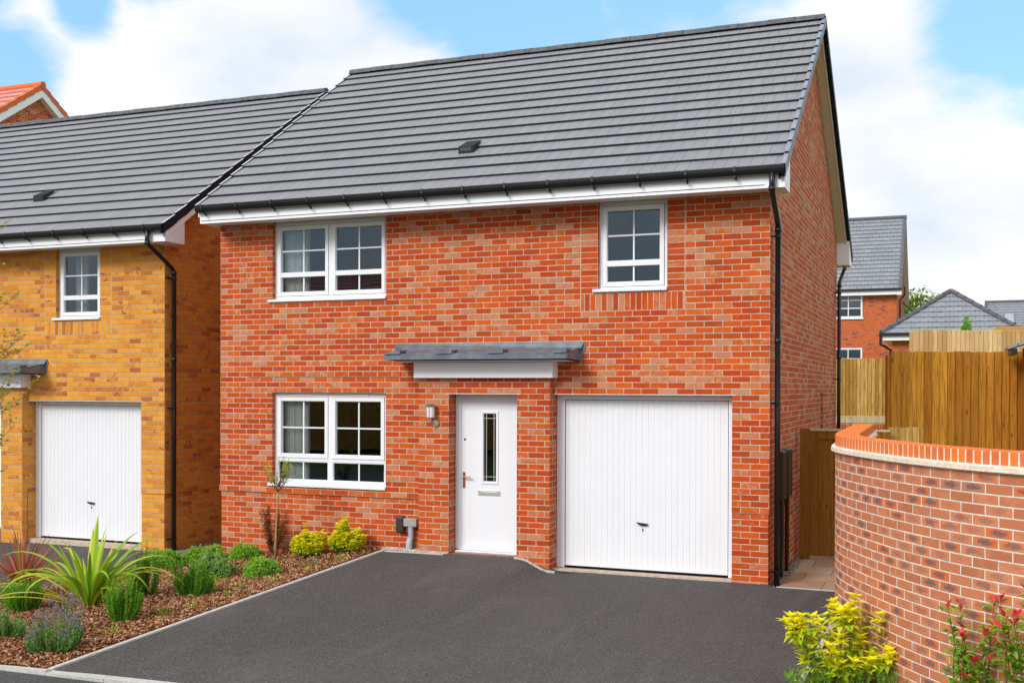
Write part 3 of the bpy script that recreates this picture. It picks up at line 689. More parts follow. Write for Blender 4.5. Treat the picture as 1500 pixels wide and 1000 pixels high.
    for (a, b2) in zip(prof[:-1], prof[1:]): gd.face([(a[0], a[1], az0+.045), (b2[0], b2[1], az0+.045), (b2[0], b2[1], az1-.03), (a[0], a[1], az1-.03)], 'white_door')
    gd.box(ax0, ax1, yy-.002, yy+.02, az0, az0+.045, 'white_door'); gd.box(ax0, ax1, yy-.002, yy+.02, az1-.03, az1, 'white_door')
    gd.box(ax0, ax1, yy+.021, yy+.06, az0, az1, 'rubber_shadow')
    gdo = gd.build('garage_door', H)
    b_ = MB(); hx = (ax0+ax1)/2-.02
    b_.shared([(hx-.075, yy-.03, .63), (hx+.068, yy-.03, .617), (hx+.062, yy-.03, .60), (hx+.02, yy-.03, .592), (hx-.03, yy-.03, .597), (hx-.072, yy-.03, .62),
               (hx-.075, yy-.002, .63), (hx+.068, yy-.002, .617), (hx+.062, yy-.002, .60), (hx+.02, yy-.002, .592), (hx-.03, yy-.002, .597), (hx-.072, yy-.002, .62)],
              [(5, 4, 3, 2, 1, 0), (0, 1, 7, 6), (1, 2, 8, 7), (2, 3, 9, 8), (3, 4, 10, 9), (4, 5, 11, 10), (5, 0, 6, 11)], 'black_handle')
    b_.box(hx-.005, hx+.006, yy-.009, yy+.001, .52, .552, 'black_handle'); b_.build('handle', gdo)
    b_ = MB(); b_.box(-2.62, -.53, gy+.03, gy+.09, .004, .03, 'rubber_shadow'); b_.build('rubber_seal', gdo)
    # canopy
    cn = MB(); Y0 = -.5; cx0, cx1 = -4.92, -2.39; zb_, zt = 2.69, 2.765
    cn.shared([(cx0, Y0, zt), (cx1, Y0, zt), (cx1, 0, 2.85), (cx0, 0, 2.85)], [(0, 1, 2, 3)], 'lead')
    cn.box(cx0, cx1, Y0-.012, Y0+.012, zb_, zt+.004, 'lead'); 
    for xx, s_ in ((cx0, -1), (cx1, 1)):
        cn.shared([(xx, Y0, zb_), (xx, 0, zb_-.01), (xx, 0, 2.85), (xx, Y0, zt), (xx+s_*.012, Y0, zb_), (xx+s_*.012, 0, zb_-.01), (xx+s_*.012, 0, 2.85), (xx+s_*.012, Y0, zt)], [(4, 5, 6, 7), (0, 4, 7, 3), (3, 7, 6, 2), (0, 1, 5, 4)], 'lead')
    can = cn.build('canopy', H)
    fl = MB(); fl.shared([(-5.03, -.012, 2.915), (-2.325, -.012, 2.915), (-2.35, -.05, 2.835), (-2.39, -.14, 2.825), (-4.9, -.14, 2.825), (-4.98, -.05, 2.84)], [(5, 4, 3, 2, 1, 0)], 'lead')
    fl.box(-5.03, -2.325, -.014, -.0, 2.90, 2.918, 'lead'); fl.shared([(-2.325, -.012, 2.915), (-2.30, -.01, 2.86), (-2.36, -.01, 2.68), (-2.39, -.02, 2.68), (-2.38, -.012, 2.84)], [(0, 4, 3, 2, 1)], 'lead')
    fl.shared([(-5.03, -.012, 2.915), (-5.03, -.01, 2.86), (-4.97, -.01, 2.69), (-4.93, -.02, 2.69), (-4.93, -.012, 2.84)], [(0, 1, 2, 3, 4)], 'lead')
    fl.build('flashing', can)
    for i, (xx, ww) in enumerate(((-4.90, .22), (-4.16, .22), (-3.43, .2), (-2.56, .17))):
        rl = MB(); rl.shared([(xx, Y0-.03, zt-.005), (xx+ww, Y0-.03, zt), (xx+ww, Y0-.03, zt+.045), (xx, Y0-.03, zt+.018), (xx, Y0+.12, zt+.02), (xx+ww, Y0+.12, zt+.02), (xx+ww+.03, Y0+.12, zt+.055), (xx, Y0+.12, zt+.035)],
                             [(0, 1, 2, 3), (1, 5, 6, 2), (3, 2, 6, 7), (0, 3, 7, 4)], 'lead'); rl.build('lead_roll', can)
    bx = MB(); bx.box(-4.64, -2.68, -.21, -.0, 2.456, 2.66, 'whitewood', 'k'); bx.build('porch_fascia', can, bevel=.003)
    sf = MB(); sf.face([(cx0+.005, Y0+.01, 2.672), (cx0+.005, -.001, 2.662), (cx1-.005, -.001, 2.662), (cx1-.005, Y0+.01, 2.672)], 'whitewood'); sf.build('soffit', can)
    # roof
    XL0, XL1, XR0, XR1 = -W_-ohL0, -W_-ohL1, ohR0, ohR1
    RY = D_/2
    rf = MB()
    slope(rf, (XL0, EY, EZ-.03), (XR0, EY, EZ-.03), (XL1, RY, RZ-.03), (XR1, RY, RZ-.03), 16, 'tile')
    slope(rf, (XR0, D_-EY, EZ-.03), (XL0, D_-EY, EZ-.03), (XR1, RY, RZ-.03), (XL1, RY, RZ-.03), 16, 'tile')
    ro = rf.build('roof', H)
    rd = MB(); n = 19
    for i in range(n):
        a = XL1+(XR1-XL1)*i/n; b2 = XL1+(XR1-XL1)*(i+1)/n-.006
        pr = [(-.13, -.055), (-.09, .02), (0, .055), (.09, .02), (.13, -.055)]; h = .004 if i % 2 else 0
        vs = [(x, RY+p, RZ+q+h) for x in (a, b2) for p, q in pr]
        rd.shared(vs, [(k, k+5, k+6, k+1) for k in range(4)]+[(0, 1, 2, 3, 4), (9, 8, 7, 6, 5)], 'ridge')
    rd.build('ridge_tiles', ro)
    # verge units: stepped caps down both gables
    for xa, xb, s_, mk in ((XR0, XR1, 1, 'verge_sky_side' if red else 'verge'), (XL0, XL1, -1, 'verge')):
        vg = MB()
        for side in (0, 1):
            for i in range(16):
                t0, t1 = i/16-.004, (i+1)/16+.003
                def P_(t, dn, dx): 
                    x = xa+(xb-xa)*t+dx; y = EY+(RY-EY)*t; z = EZ+(RZ-EZ)*t
                    if side: y = D_-y
                    return Vector((x, y, z+dn))
                o = s_*.012; lift = .026
                wt = .026 if (s_ > 0 and not red) or s_ < 0 else .040; dd = .125 if s_ > 0 else .06
                a = [P_(t0, lift, o), P_(t1, .002, o), P_(t1, .002, -s_*wt), P_(t0, lift, -s_*wt), P_(t0, -dd, o), P_(t1, -dd-.018, o)]
                mk2 = 'verge' if side else mk
                vg.shared(a, [(0, 4, 5, 1), (0, 3, 4)], mk2); vg.shared(a, [(0, 1, 2, 3)], mk2 if side else 'verge_sky_edge' if (red and s_ > 0) else 'verge_sky_top'); vg.shared([a[4], a[5], P_(t1, -dd-.018, -s_*.07), P_(t0, -dd, -s_*.07)], [(0, 3, 2, 1)], 'verge')
                # clipped end that makes the step
                vg.shared([a[0], a[3], P_(t0, -.02, -s_*wt), a[4]], [(0, 1, 2, 3)], mk2)
        vg.build('verge', ro)
        # barge board and sloping soffit
        bh = .185 if red else .235; ins = .055 if (s_ > 0 and red) else 0.; bb = MB(); xo = xa-s_*ins; xi = -0.0 if s_ > 0 else -W_; xo2 = xb-s_*ins
        for side in (0, 1):
            def Q(t, x, dz):
                y = EY+.05+(RY-EY-.05)*t; z = EZ+.034+(RZ-EZ-.034)*t
                if side: y = D_-y
                return (x, y, z+dz)
            bb.shared([Q(0, xo, -.06), Q(1, xo2, -.06), Q(1, xo2, -bh), Q(0, xo, -bh), Q(0, xo-s_*.018, -.06), Q(1, xo2-s_*.018, -.06), Q(1, xo2-s_*.018, -bh), Q(0, xo-s_*.018, -bh)],
                      [(0, 1, 2, 3), (3, 2, 6, 7), (7, 6, 5, 4), (0, 3, 7, 4)], 'whitewood')
        bb.build('bargeboard', ro)
        sf = MB()
        for side in (0, 1):
            def Q(t, x, dz):
                y = EY+.05+(RY-EY-.05)*t; z = EZ+.034+(RZ-EZ-.034)*t
                if side: y = D_-y
                return (x, y, z+dz)
            sf.shared([Q(0, xo-s_*.018, -bh+.015), Q(1, xo2-s_*.018, -bh+.015), Q(1, xi, -bh+.015), Q(0, xi, -bh+.015)], [(0, 1, 2, 3)], 'soffit')
        sf.build('soffit', ro)
    # eaves: fascia, soffit, box ends
    for yw, s_ in ((0, -1), (D_, 1)):
        fa = MB(); yo = yw+s_*.45; ya, yb2 = (yo, yo+.018) if s_ < 0 else (yo-.018, yo)
        fa.box(XL0+.03, XR0-.006, ya, yb2, 4.64, 4.86, 'whitewood')
        fao = fa.build('fascia', H)
        for x0, x1 in ((min(XL0+.03, -W_-.02), -W_-.0), (0.0, XR0-.008)):
            e = MB(); a, b2 = sorted((yw, yo+(.018 if s_ < 0 else -.018)))
            za = EZ-.10; zw = EZ-.10+.46*kz; ps = [(yo-s_*.018, 4.642), (yw, 4.642), (yw, zw), (yo-s_*.018, za)]
            e.shared([(x, p[0], p[1]) for x in (x0, x1) for p in ps], [(0, 1, 2, 3), (7, 6, 5, 4), (0, 4, 5, 1), (2, 6, 7, 3), (3, 7, 4, 0), (1, 5, 6, 2)], 'whitewood'); e.build('box_end', fao)
        e = MB(); a, b2 = sorted((yw, yo)); e.box(-W_, 0, a, b2, 4.672, 4.682, 'whitewood'); e.build('soffit', fao)
    # gutters
    def gutter(yc, s_, x0, x1, flipdp):
        g = MB(); n = 8; r = .056; zc = 4.880; rz = .098
        pr = [(yc+s_*r*math.cos(t), zc-rz*math.sin(t)) for t in [math.pi*k/n for k in range(n+1)]]
        pr2 = [(yc+s_*(r-.004)*math.cos(t), zc-(rz-.004)*math.sin(t)) for t in [math.pi*k/n for k in range(n+1)]]
        vs = [(x, p[0], p[1]) for x in (x0, x1) for p in pr]; vs2 = [(x, p[0], p[1]) for x in (x0, x1) for p in pr2]; m = n+1
        g.shared(vs, [(k, k+1, m+k+1, m+k) for k in range(n)]+[tuple(range(m)), tuple(range(m, 2*m))], 'black'); g.shared(vs2, [(k, k+1, m+k+1, m+k) for k in range(n)], 'black')
        g.box(x0, x1, min(yc+s_*r, yc+s_*(r-.006)), max(yc+s_*r, yc+s_*(r-.006)), zc-.004, zc+.006, 'black')
        go = g.build('gutter', H, smooth=False)
        x = x0+.12
        while x < x1-.05:
            b_ = MB(); yf = yc-s_*(.05)
            b_.box(x-.012, x+.012, min(yc+s_*.06, yf), max(yc+s_*.06, yf), zc-.108, zc-.095, 'black'); b_.box(x-.010, x+.010, min(yf, yf+s_*.012), max(yf, yf+s_*.012), zc-.135, zc-.096, 'black'); b_.box(x-.014, x+.014, min(yc+s_*.055, yc+s_*.064), max(yc+s_*.055, yc+s_*.064), zc-.05, zc+.012, 'black')
            b_.build('bracket', go); x += .575
        return go
    gutter(-.51, -1, XL0+.02, XR0+.0, 0); gutter(D_+.51, 1, XL0+.02, XR0, 0)
    # down pipes on the gable
    for yw, s_ in ((0, 1), (D_, -1)):
        dp = MB(); yp = yw+s_*.13 if s_ > 0 else D_-.30; xp = .075; yo = -.51 if s_ > 0 else D_+.51
        xo = .095
        dp.tube([(xo, yo, 4.83), (xo, yo, 4.66), (xo-.003, yo+s_*.03, 4.60), (xp+.003, yp-s_*.05, 4.30), (xp, yp, 4.24), (xp, yp, 2), (xp, yp, -.06 if red else -.1)], .034, 'black', 14)
        for z in (4.235, 4.62, 2.9): dp.tube([(xp if z < 4.5 else xo, yp if z < 4.5 else yo, z-.03), (xp if z < 4.5 else xo, yp if z < 4.5 else yo, z+.03)], .040, 'black', 14)
        dpo = dp.build('downpipe', H, smooth=True)
        for z in (4.15, 2.15, .13) if s_ > 0 else (4.1, 2.5, .9):
            c = MB(); c.tube([(xp, yp, z-.012), (xp, yp, z+.012)], .042, 'black', 14); c.box(-.002, xp, yp-.075, yp-.05, z-.012, z+.012, 'black'); c.box(.03, xp+.01, yp-.075, yp, z-.008, z+.008, 'black'); c.build('pipe_clip', dpo)
    # roof vent
    vx, vz = (-4.20, 5.62) if red else (-3.08, 5.68)
    vy = EY+(vz-EZ)/kz
    v = MB(); v.shared([(vx-.10, vy-.12, vz-.09), (vx+.12, vy-.12, vz-.09), (vx+.12, vy-.12, vz+.015), (vx-.10, vy-.12, vz+.015), (vx-.10, vy+.18, vz+.155), (vx+.12, vy+.18, vz+.155)],
                       [(0, 1, 2, 3), (3, 2, 5, 4), (1, 5, 2), (0, 3, 4)], 'tile_edge')
    v.box(vx-.07, vx+.09, vy-.124, vy-.121, vz-.05, vz+.0, 'black'); v.build('roof_vent', ro)
    # wall lamp
    lm = MB(); lx = -4.40; lm.lathe([(.001, .03), (.045, .028), (.06, .0)], (lx+.045, py-.0005, 1.855), 'metal', 18, 'y')
    lm.tube([(lx+.03, py-.025, 1.85), (lx+.0, py-.07, 1.87), (lx, py-.07, 1.93)], .009, 'metal')
    lo = lm.build('wall_lamp', H, smooth=False)
    b_ = MB(); b_.lathe([(.001, 0), (.052, 0), (.052, .145), (.001, .145)], (lx, py-.07, 1.935), 'glow', 18); b_.build('lamp_glass', lo, smooth=False)
    b_ = MB(); b_.lathe([(.001, .028), (.05, .022), (.075, 0), (.001, 0)], (lx-.005, py-.07, 2.083), 'metal', 18)
    for t in (0, 1.57, 3.14, 4.71): b_.box(lx+.056*math.cos(t)-.004, lx+.056*math.cos(t)+.004, py-.07+.056*math.sin(t)-.004, py-.07+.056*math.sin(t)+.004, 1.93, 2.083, 'metal')
    b_.build('lamp_cap', lo)
    return H
M_['mortar_thin'] = plain('mortar_joint', (.60, .45, .33) , .9, .2)

HR = house((0, 0, 0), True, 'detached red brick house with grey tiled roof, white door and white garage door', .05, .17, .235, .20)
HY = house((-9.22, .4, -.15), False, 'buff yellow brick house with dark edged grey roof beside the red brick house', .24, .24, .38, .40)
# meter boxes and duct on the red house front
b_ = MB(); b_.box(-4.985, -4.86, -.07, -.0005, .36, .58, 'brown'); b_.build('meter_box', HR, bevel=.02)
b_ = MB(); b_.box(-4.85, -4.66, -.09, -.0005, .455, .56, 'grey_plastic'); mbx = b_.build('meter_box', HR, bevel=.006)
b_ = MB(); b_.tube([(-4.755, -.05, .455), (-4.755, -.05, .30), (-4.775, -.06, .24), (-4.775, -.06, .10)], [.04, .035, .047, .05], 'duct', 12); b_.build('duct', mbx)
# side wall service cabinets and their ducts
for (ya, yb2, z0, z1) in ((.62, .98, .93, 1.53), (1.12, 1.50, .93, 1.53)):
    b_ = MB(); b_.box(.002, .075, ya, yb2, z0, z1, 'brown'); b_.shared([(.002, ya-.005, z1+.03), (.002, yb2+.005, z1+.03), (.082, yb2+.005, z1), (.082, ya-.005, z1), (.002, ya-.005, z1), (.002, yb2+.005, z1)], [(0, 1, 2, 3), (0, 3, 4), (1, 5, 2)], 'brown')
    co_ = b_.build('service_cabinet', HR, bevel=.006)
    b_ = MB(); b_.box(.01, .055, (ya+yb2)/2-.05, (ya+yb2)/2+.05, -.06, z0-.001, 'black'); b_.build('duct', co_, bevel=.01)
    b_ = MB(); b_.box(.015, .068, ya-.006, ya-.0005, z0+.04, z1-.04, 'brown'); b_.build('cabinet_door', co_, bevel=.002)
b_ = MB(); b_.box(-.09, -.06, 5.45, 5.51, .0, 2.25, 'white'); b_.box(-.06, -.05, 5.51, 5.95, 0, 2.25, 'white_door'); b_.build('side_door', HR)
curtain('curtain', -6.93, -6.52, .6, 2.4, .22, (0, 0, 0), 'cream pleated curtain at the left of the ground floor window of the red house')
curtain('curtain', -5.36, -5.1, .6, 2.4, .30, (0, 0, 0), 'thin cream curtain edge at the right of the ground floor window of the red house')
curtain('curtain', -6.93, -6.52, 3.2, 4.8, .22, (0, 0, 0), 'cream striped curtain at the left of the upstairs double window of the red house')
curtain('curtain', -5.36, -5.1, 3.2, 4.8, .30, (0, 0, 0), 'cream curtain edge at the right of the upstairs double window of the red house')
curtain('curtain', -2.02, -1.78, 3.2, 4.8, .32, (-9.22, .4, -.15), 'grey shaded curtain inside the small upstairs window of the buff house')
# ------------------------------------------------------------------ curved garden wall
outer = [(.93, .82), (.945, 0), (.96, -.8), (.975, -1.6), (.985, -2.2), (1.005, -2.6), (1.05, -2.92), (1.125, -3.18), (1.22, -3.42), (1.33, -3.66), (1.46, -3.92), (1.60, -4.18), (1.77, -4.45), (1.95, -4.70), (2.14, -4.93), (2.35, -5.13), (2.58, -5.31), (2.85, -5.48), (3.2, -5.66), (3.7, -5.86), (4.3, -6.02), (5.2, -6.15)]
def resample(p, st):
    # Catmull-Rom
    P = [Vector(q) for q in p]; out = []
    for i in range(len(P)-1):
        a = P[max(i-1, 0)]; b_, c = P[i], P[i+1]; d = P[min(i+2, len(P)-1)]
        for k in range(24):
            t = k/24; out.append(.5*((2*b_)+(c-a)*t+(2*a-5*b_+4*c-d)*t*t+(3*b_-a-3*c+d)*t**3))
    out.append(P[-1])
    res = [out[0]]; acc_ = 0; last = out[0]
    for q in out[1:]:
        seg = (q-last).length
        while acc_+seg >= st:
            t = (st-acc_)/seg; last = last.lerp(q, t); res.append(last.copy()); seg = (q-last).length; acc_ = 0
        acc_ += seg; last = q
    return res
pl = resample(outer, .0752)
def offs(pl, d):
    r = []
    for i, p in enumerate(pl):
        t = (pl[min(i+1, len(pl)-1)]-pl[max(i-1, 0)]).normalized(); r.append(p+Vector((-t.y, t.x))*d)
    return r
GWo = empty('garden_wall', (1.2, -3.4, -.2), 'curved red brick garden wall with orange brick coping at the right of the drive', 'wall')
def gwb(mb, name):
    o = mb.build(name, GWo); o.location = (-1.2, 3.4, .2); return o
mb = MB(); inn = offs(pl, .215); s_ = 0
zb0, zb1 = -.5, 1.75
for i in range(len(pl)-1):
    a, b2, c, d = pl[i], pl[i+1], inn[i], inn[i+1]; l = (b2-a).length
    mb.face([(a.x, a.y, zb0), (b2.x, b2.y, zb0), (b2.x, b2.y, zb1), (a.x, a.y, zb1)], 'garden', [(s_, zb0-.025), (s_+l, zb0-.025), (s_+l, zb1-.025), (s_, zb1-.025)])
    mb.face([(d.x, d.y, zb0), (c.x, c.y, zb0), (c.x, c.y, zb1), (d.x, d.y, zb1)], 'garden', [(s_+l, zb0-.025), (s_, zb0-.025), (s_, zb1-.025), (s_+l, zb1-.025)])
    s_ += l
for q in (0, -1): a, c = pl[q], inn[q]; mb.face([(a.x, a.y, zb0), (c.x, c.y, zb0), (c.x, c.y, zb1), (a.x, a.y, zb1)], 'garden', [(0, zb0-.025), (.215, zb0-.025), (.215, zb1-.025), (0, zb1-.025)])
gwb(mb, 'wall_brickwork')
# creasing tiles: two thin courses with pale mortar between
mb = MB()
for (z0, z1, pr, mk) in ((1.75, 1.758, .0, 'mortar'), (1.758, 1.772, .038, 'crease'), (1.772, 1.778, .030, 'mortar'), (1.778, 1.792, .034, 'crease'), (1.792, 1.800, .010, 'mortar')):
    A = offs(pl, -pr); B = offs(pl, .215+pr)
    vs = []
    for a, b2 in zip(A, B): vs += [(a.x, a.y, z0), (a.x, a.y, z1), (b2.x, b2.y, z1), (b2.x, b2.y, z0)]
    fs = []
    for i in range(len(pl)-1):
        for k in range(4): fs.append((4*i+k, 4*i+4+k, 4*i+4+(k+1) % 4, 4*i+(k+1) % 4))
    fs += [(0, 1, 2, 3), tuple(4*(len(pl)-1)+k for k in (3, 2, 1, 0))]
    mb.shared(vs, fs, mk)
M_['crease'] = plain('creasing_tile', (.74, .56, .44), .85, .2, .25, 25, .002, c2=(.86, .76, .64))
# splayed mortar fillet up to the coping
A = offs(pl, -.030); A2 = offs(pl, .004); B = offs(pl, .245); B2 = offs(pl, .211); vs = []
for a, b2, c, d in zip(A, A2, B2, B): vs += [(a.x, a.y, 1.7925), (b2.x, b2.y, 1.806), (c.x, c.y, 1.806), (d.x, d.y, 1.7925)]
mb.shared(vs, [(4*i+k, 4*i+4+k, 4*i+5+k, 4*i+1+k) for i in range(len(pl)-1) for k in range(3)], 'mortar')
gwb(mb, 'creasing_course')
mb = MB(); i0 = .0
A = offs(pl, .0005); B = offs(pl, .2145); vs = []
for a, b2 in zip(A, B): vs += [(a.x, a.y, 1.8), (a.x, a.y, 1.9), (b2.x, b2.y, 1.9), (b2.x, b2.y, 1.8)]
mb.shared(vs, [(4*i+k, 4*i+4+k, 4*i+5+k, 4*i+1+k) for i in range(len(pl)-1) for k in range(3)], 'mortar')
A = offs(pl, -.002); B = offs(pl, .217)
for i in range(len(pl)-1):
    a, b2, c, d = A[i], A[i+1], B[i+1], B[i]; k = .105; j = random.uniform(-.0015, .0015)
    a1, b1, c1, d1 = a.lerp(b2, k+.0), a.lerp(b2, 1-k), d.lerp(c, 1-k), d.lerp(c, k)
    z0, z1 = 1.8065, 1.903+j; r = .004
    lo = [(q.x, q.y, z0) for q in (a1, b1, c1, d1)]; mi = [(q.x, q.y, z1-r) for q in (a1, b1, c1, d1)]
    cen = (a1+b1+c1+d1)/4; tp = []
    for q in (a1, b1, c1, d1): w_ = q.lerp(cen, .035); tp.append((w_.x, w_.y, z1))
    mb.shared(lo+mi+tp, [(0, 1, 5, 4), (1, 2, 6, 5), (2, 3, 7, 6), (3, 0, 4, 7), (4, 5, 9, 8), (5, 6, 10, 9), (6, 7, 11, 10), (7, 4, 8, 11), (8, 9, 10, 11)], 'coping')
gwb(mb, 'coping')
# bed between kerb and garden wall
mb = MB(); vs = []; ysb = [-1.6-.15*i for i in range(22)]
def wallx(Y):
    best = min(pl, key=lambda p: abs(p.y-Y)); return best.x
for Y in ysb:
    xa = dr(Y)+.055; xb = max(wallx(Y)+.05, xa+.02)
    if Y < -4.2: xa = .93
    for i in range(7): X = xa+(xb-xa)*i/6; vs.append((X, Y, zg(.9, Y)+.02+.05*S(i/6)+.008*math.sin(X*40+Y*31)))
fs = [(j*7+i, (j+1)*7+i, (j+1)*7+i+1, j*7+i+1) for j in range(len(ysb)-1) for i in range(6)]
mb.shared(vs, fs, 'soil'); tag(mb.build('planting_bed', smooth=True), kind='structure')

# ------------------------------------------------------------------ timber
def board_fence(name, a, b_, z0, z1, mk, label, pitch=.105, wdt=.125, group=None, rails=True, capboard=False, toe=None, seed=1, cat='fence', posts=()):
    """feather edge boards on rails between plan points a and b_; the face looks towards the right-hand side of a->b"""
    a = Vector(a); b_ = Vector(b_); d = (b_-a); ln = d.length; d.normalize(); n = Vector((d.y, -d.x)); rr = random.Random(seed)
    F = empty(name, (a.x, a.y, z0), label, cat, group)
    def B(mb, nm):
        o = mb.build(nm, F); o.location = (-a.x, -a.y, -z0); return o
    mb = MB(); k = int(ln/pitch)
    for i in range(k+1):
        p = a+d*(i*pitch); q = p+d*min(wdt, ln-i*pitch+.02); e = rr.uniform(-.006, .006); zt = z1+rr.uniform(-.008, .006)
        t0, t1 = .016, .048
        P = [p+n*t0, q+n*t1, q+n*.012, p+n*.0]
        vs = [(w_.x, w_.y, z0) for w_ in P]+[(w_.x, w_.y, zt) for w_ in P]
        mb.shared(vs, [(0, 1, 5, 4), (1, 2, 6, 5), (2, 3, 7, 6), (3, 0, 4, 7), (4, 5, 6, 7), (3, 2, 1, 0)], mk)
    B(mb, 'boards')
    if toe:
        mb = MB(); c = a+d*ln/2+n*.035; mb.obox((c.x, c.y, z0+toe/2), (d.x*ln/2, d.y*ln/2, 0), (n.x*.012, n.y*.012, 0), (0, 0, toe/2), 'wood_rail'); B(mb, 'gravel_board')
    for zz in (z0+.3, (z0+z1)/2, z1-.3):
        mb = MB(); c = a+d*ln/2-n*.04; mb.obox((c.x, c.y, zz), (d.x*ln/2, d.y*ln/2, 0), (n.x*.038, n.y*.038, 0), (0, 0, .04), mk); B(mb, 'rail')
    for t in [0, .5, 1]:
        mb = MB(); c = a+d*ln*t-n*.06; mb.obox((c.x, c.y, (z0+z1)/2-.1), (d.x*.045, d.y*.045, 0), (n.x*.045, n.y*.045, 0), (0, 0, (z1-z0)/2+.05), mk); B(mb, 'post')
    return F
dv = Vector((cs, sn))
a1 = Vector((1.2, 3.5))
board_fence('board_fence', a1, a1+dv*4.6, .95, 2.868, 'wood', 'tall amber board fence directly behind the curved garden wall', pitch=.112, seed=3)
a2 = Vector((1.16, 14.25))
board_fence('board_fence', a2, a2+dv*7, 1.5, 3.715, 'wood_pale', 'pale new board fence rising above the tall amber fence', pitch=.108, seed=5)
a0 = Vector((-2.2, 17.3))
board_fence('board_fence', a0, a0+dv*3.6, 1.40, 3.145, 'wood_mid', 'light brown board fence behind the gate beside the red brick house', pitch=.10, toe=.19, seed=8)
rw = MB(); q = a0-dv*.3; e_ = a0+dv*6
nn = Vector((dv.y, -dv.x))*.06
def vq(p, z): return (p.x, p.y, z)
rw.face([vq(q+nn, -.5), vq(e_+nn, -.5), vq(e_+nn, 1.25), vq(q+nn, 1.25)], 'far_red', [(0, -.5), (6.3, -.5), (6.3, 1.25), (0, 1.25)])
rw.face([vq(q+nn*1.2, 1.25), vq(e_+nn*1.2, 1.25), vq(e_+nn*1.2, 1.38), vq(q+nn*1.2, 1.38)], 'red_stack', [(0.1, 0), (.1, 6.3), (.23, 6.3), (.23, 0)])
rw.face([vq(q+nn*1.2, 1.38), vq(e_+nn*1.2, 1.38), vq(e_-nn*2, 1.38), vq(q-nn*2, 1.38)], 'red_stack'); rw.face([vq(q-nn*2, -.5), vq(e_-nn*2, -.5), vq(e_-nn*2, 1.38), vq(q-nn*2, 1.38)], 'far_red')
tag(rw.build('retaining_wall'), 'low red brick retaining wall under the light brown fence', 'wall')
# low boards between the garden wall and the amber fence
board_fence('low_fence', (1.20, 2.62), (1.62, 2.80), .2, 1.80, 'wood_mid', 'short low board panel between garden wall coping and amber fence', pitch=.10, seed=12)
# gate
G = empty('garden_gate', (.08, 2.42, -.04), 'dark stained timber side gate between the red house and the curved wall', 'gate')
def gb(mb, nm, **k): o = mb.build(nm, G, **k); o.location = (-.08, -2.42, .04); return o
mb = MB(); mb.box(.06, .19, 2.38, 2.48, -.2, 1.775, 'wood_gate'); gb(mb, 'gate_post', bevel=.004)
mb = MB(); mb.box(1.15, 1.25, 2.38, 2.48, -.2, 1.775, 'wood_gate'); gb(mb, 'gate_post')
mb = MB(); x = .215
while x < 1.14:
    mb.box(x, min(x+.096, 1.145), 2.415, 2.435, .01, 1.70, 'wood_gate'); x += .0985
gb(mb, 'boards', bevel=.002)
mb = MB(); mb.box(.20, .30, 2.392, 2.4145, .01, 1.74, 'wood_gate'); mb.box(.301, 1.145, 2.392, 2.4145, 1.63, 1.74, 'wood_gate'); gb(mb, 'gate_frame', bevel=.003)
mb = MB(); mb.box(.19, 1.25, 2.375, 2.46, 1.742, 1.775, 'wood_rail'); gb(mb, 'top_rail', bevel=.003)

# ------------------------------------------------------------------ houses farther away
def far_window(F, x0, x1, z0, z1, y, nx=2, nz=3, off=(0, 0, 0)):
    mb = MB(); bars_frame(mb, x0, x1, z0, z1, y-.03, y+.03, .07, .07, .07, .09); mb.box(x0-.05, x1+.05, y-.07, y-.0305, z0-.04, z0+.03, 'white'); wo_ = mb.build('window', F); wo_.location = off
    mb = MB(); mb.face([(x0+.07, y-.01, z0+.09), (x1-.07, y-.01, z0+.09), (x1-.07, y-.01, z1-.07), (x0+.07, y-.01, z1-.07)], 'far_glass'); mb.build('glass', wo_)
    mb = MB()
    for i in range(1, nx): x = x0+.07+(x1-x0-.14)*i/nx; mb.box(x-.02, x+.02, y-.028, y-.011, z0+.09, z1-.07, 'white')
    for i in range(1, nz): z = z0+.09+(z1-z0-.16)*i/nz; mb.box(x0+.07, x1-.07, y-.027, y-.012, z-.02, z+.02, 'white')
    mb.build('glazing_bar', wo_); return wo_
mg, ntg, bg = newmat('far_window_glass'); bg.inputs['Base Color'].default_value = (.035, .055, .08, 1); bg.inputs['Roughness'].default_value = .05; bg.inputs['Specular IOR Level'].default_value = .9; M_['far_glass'] = mg
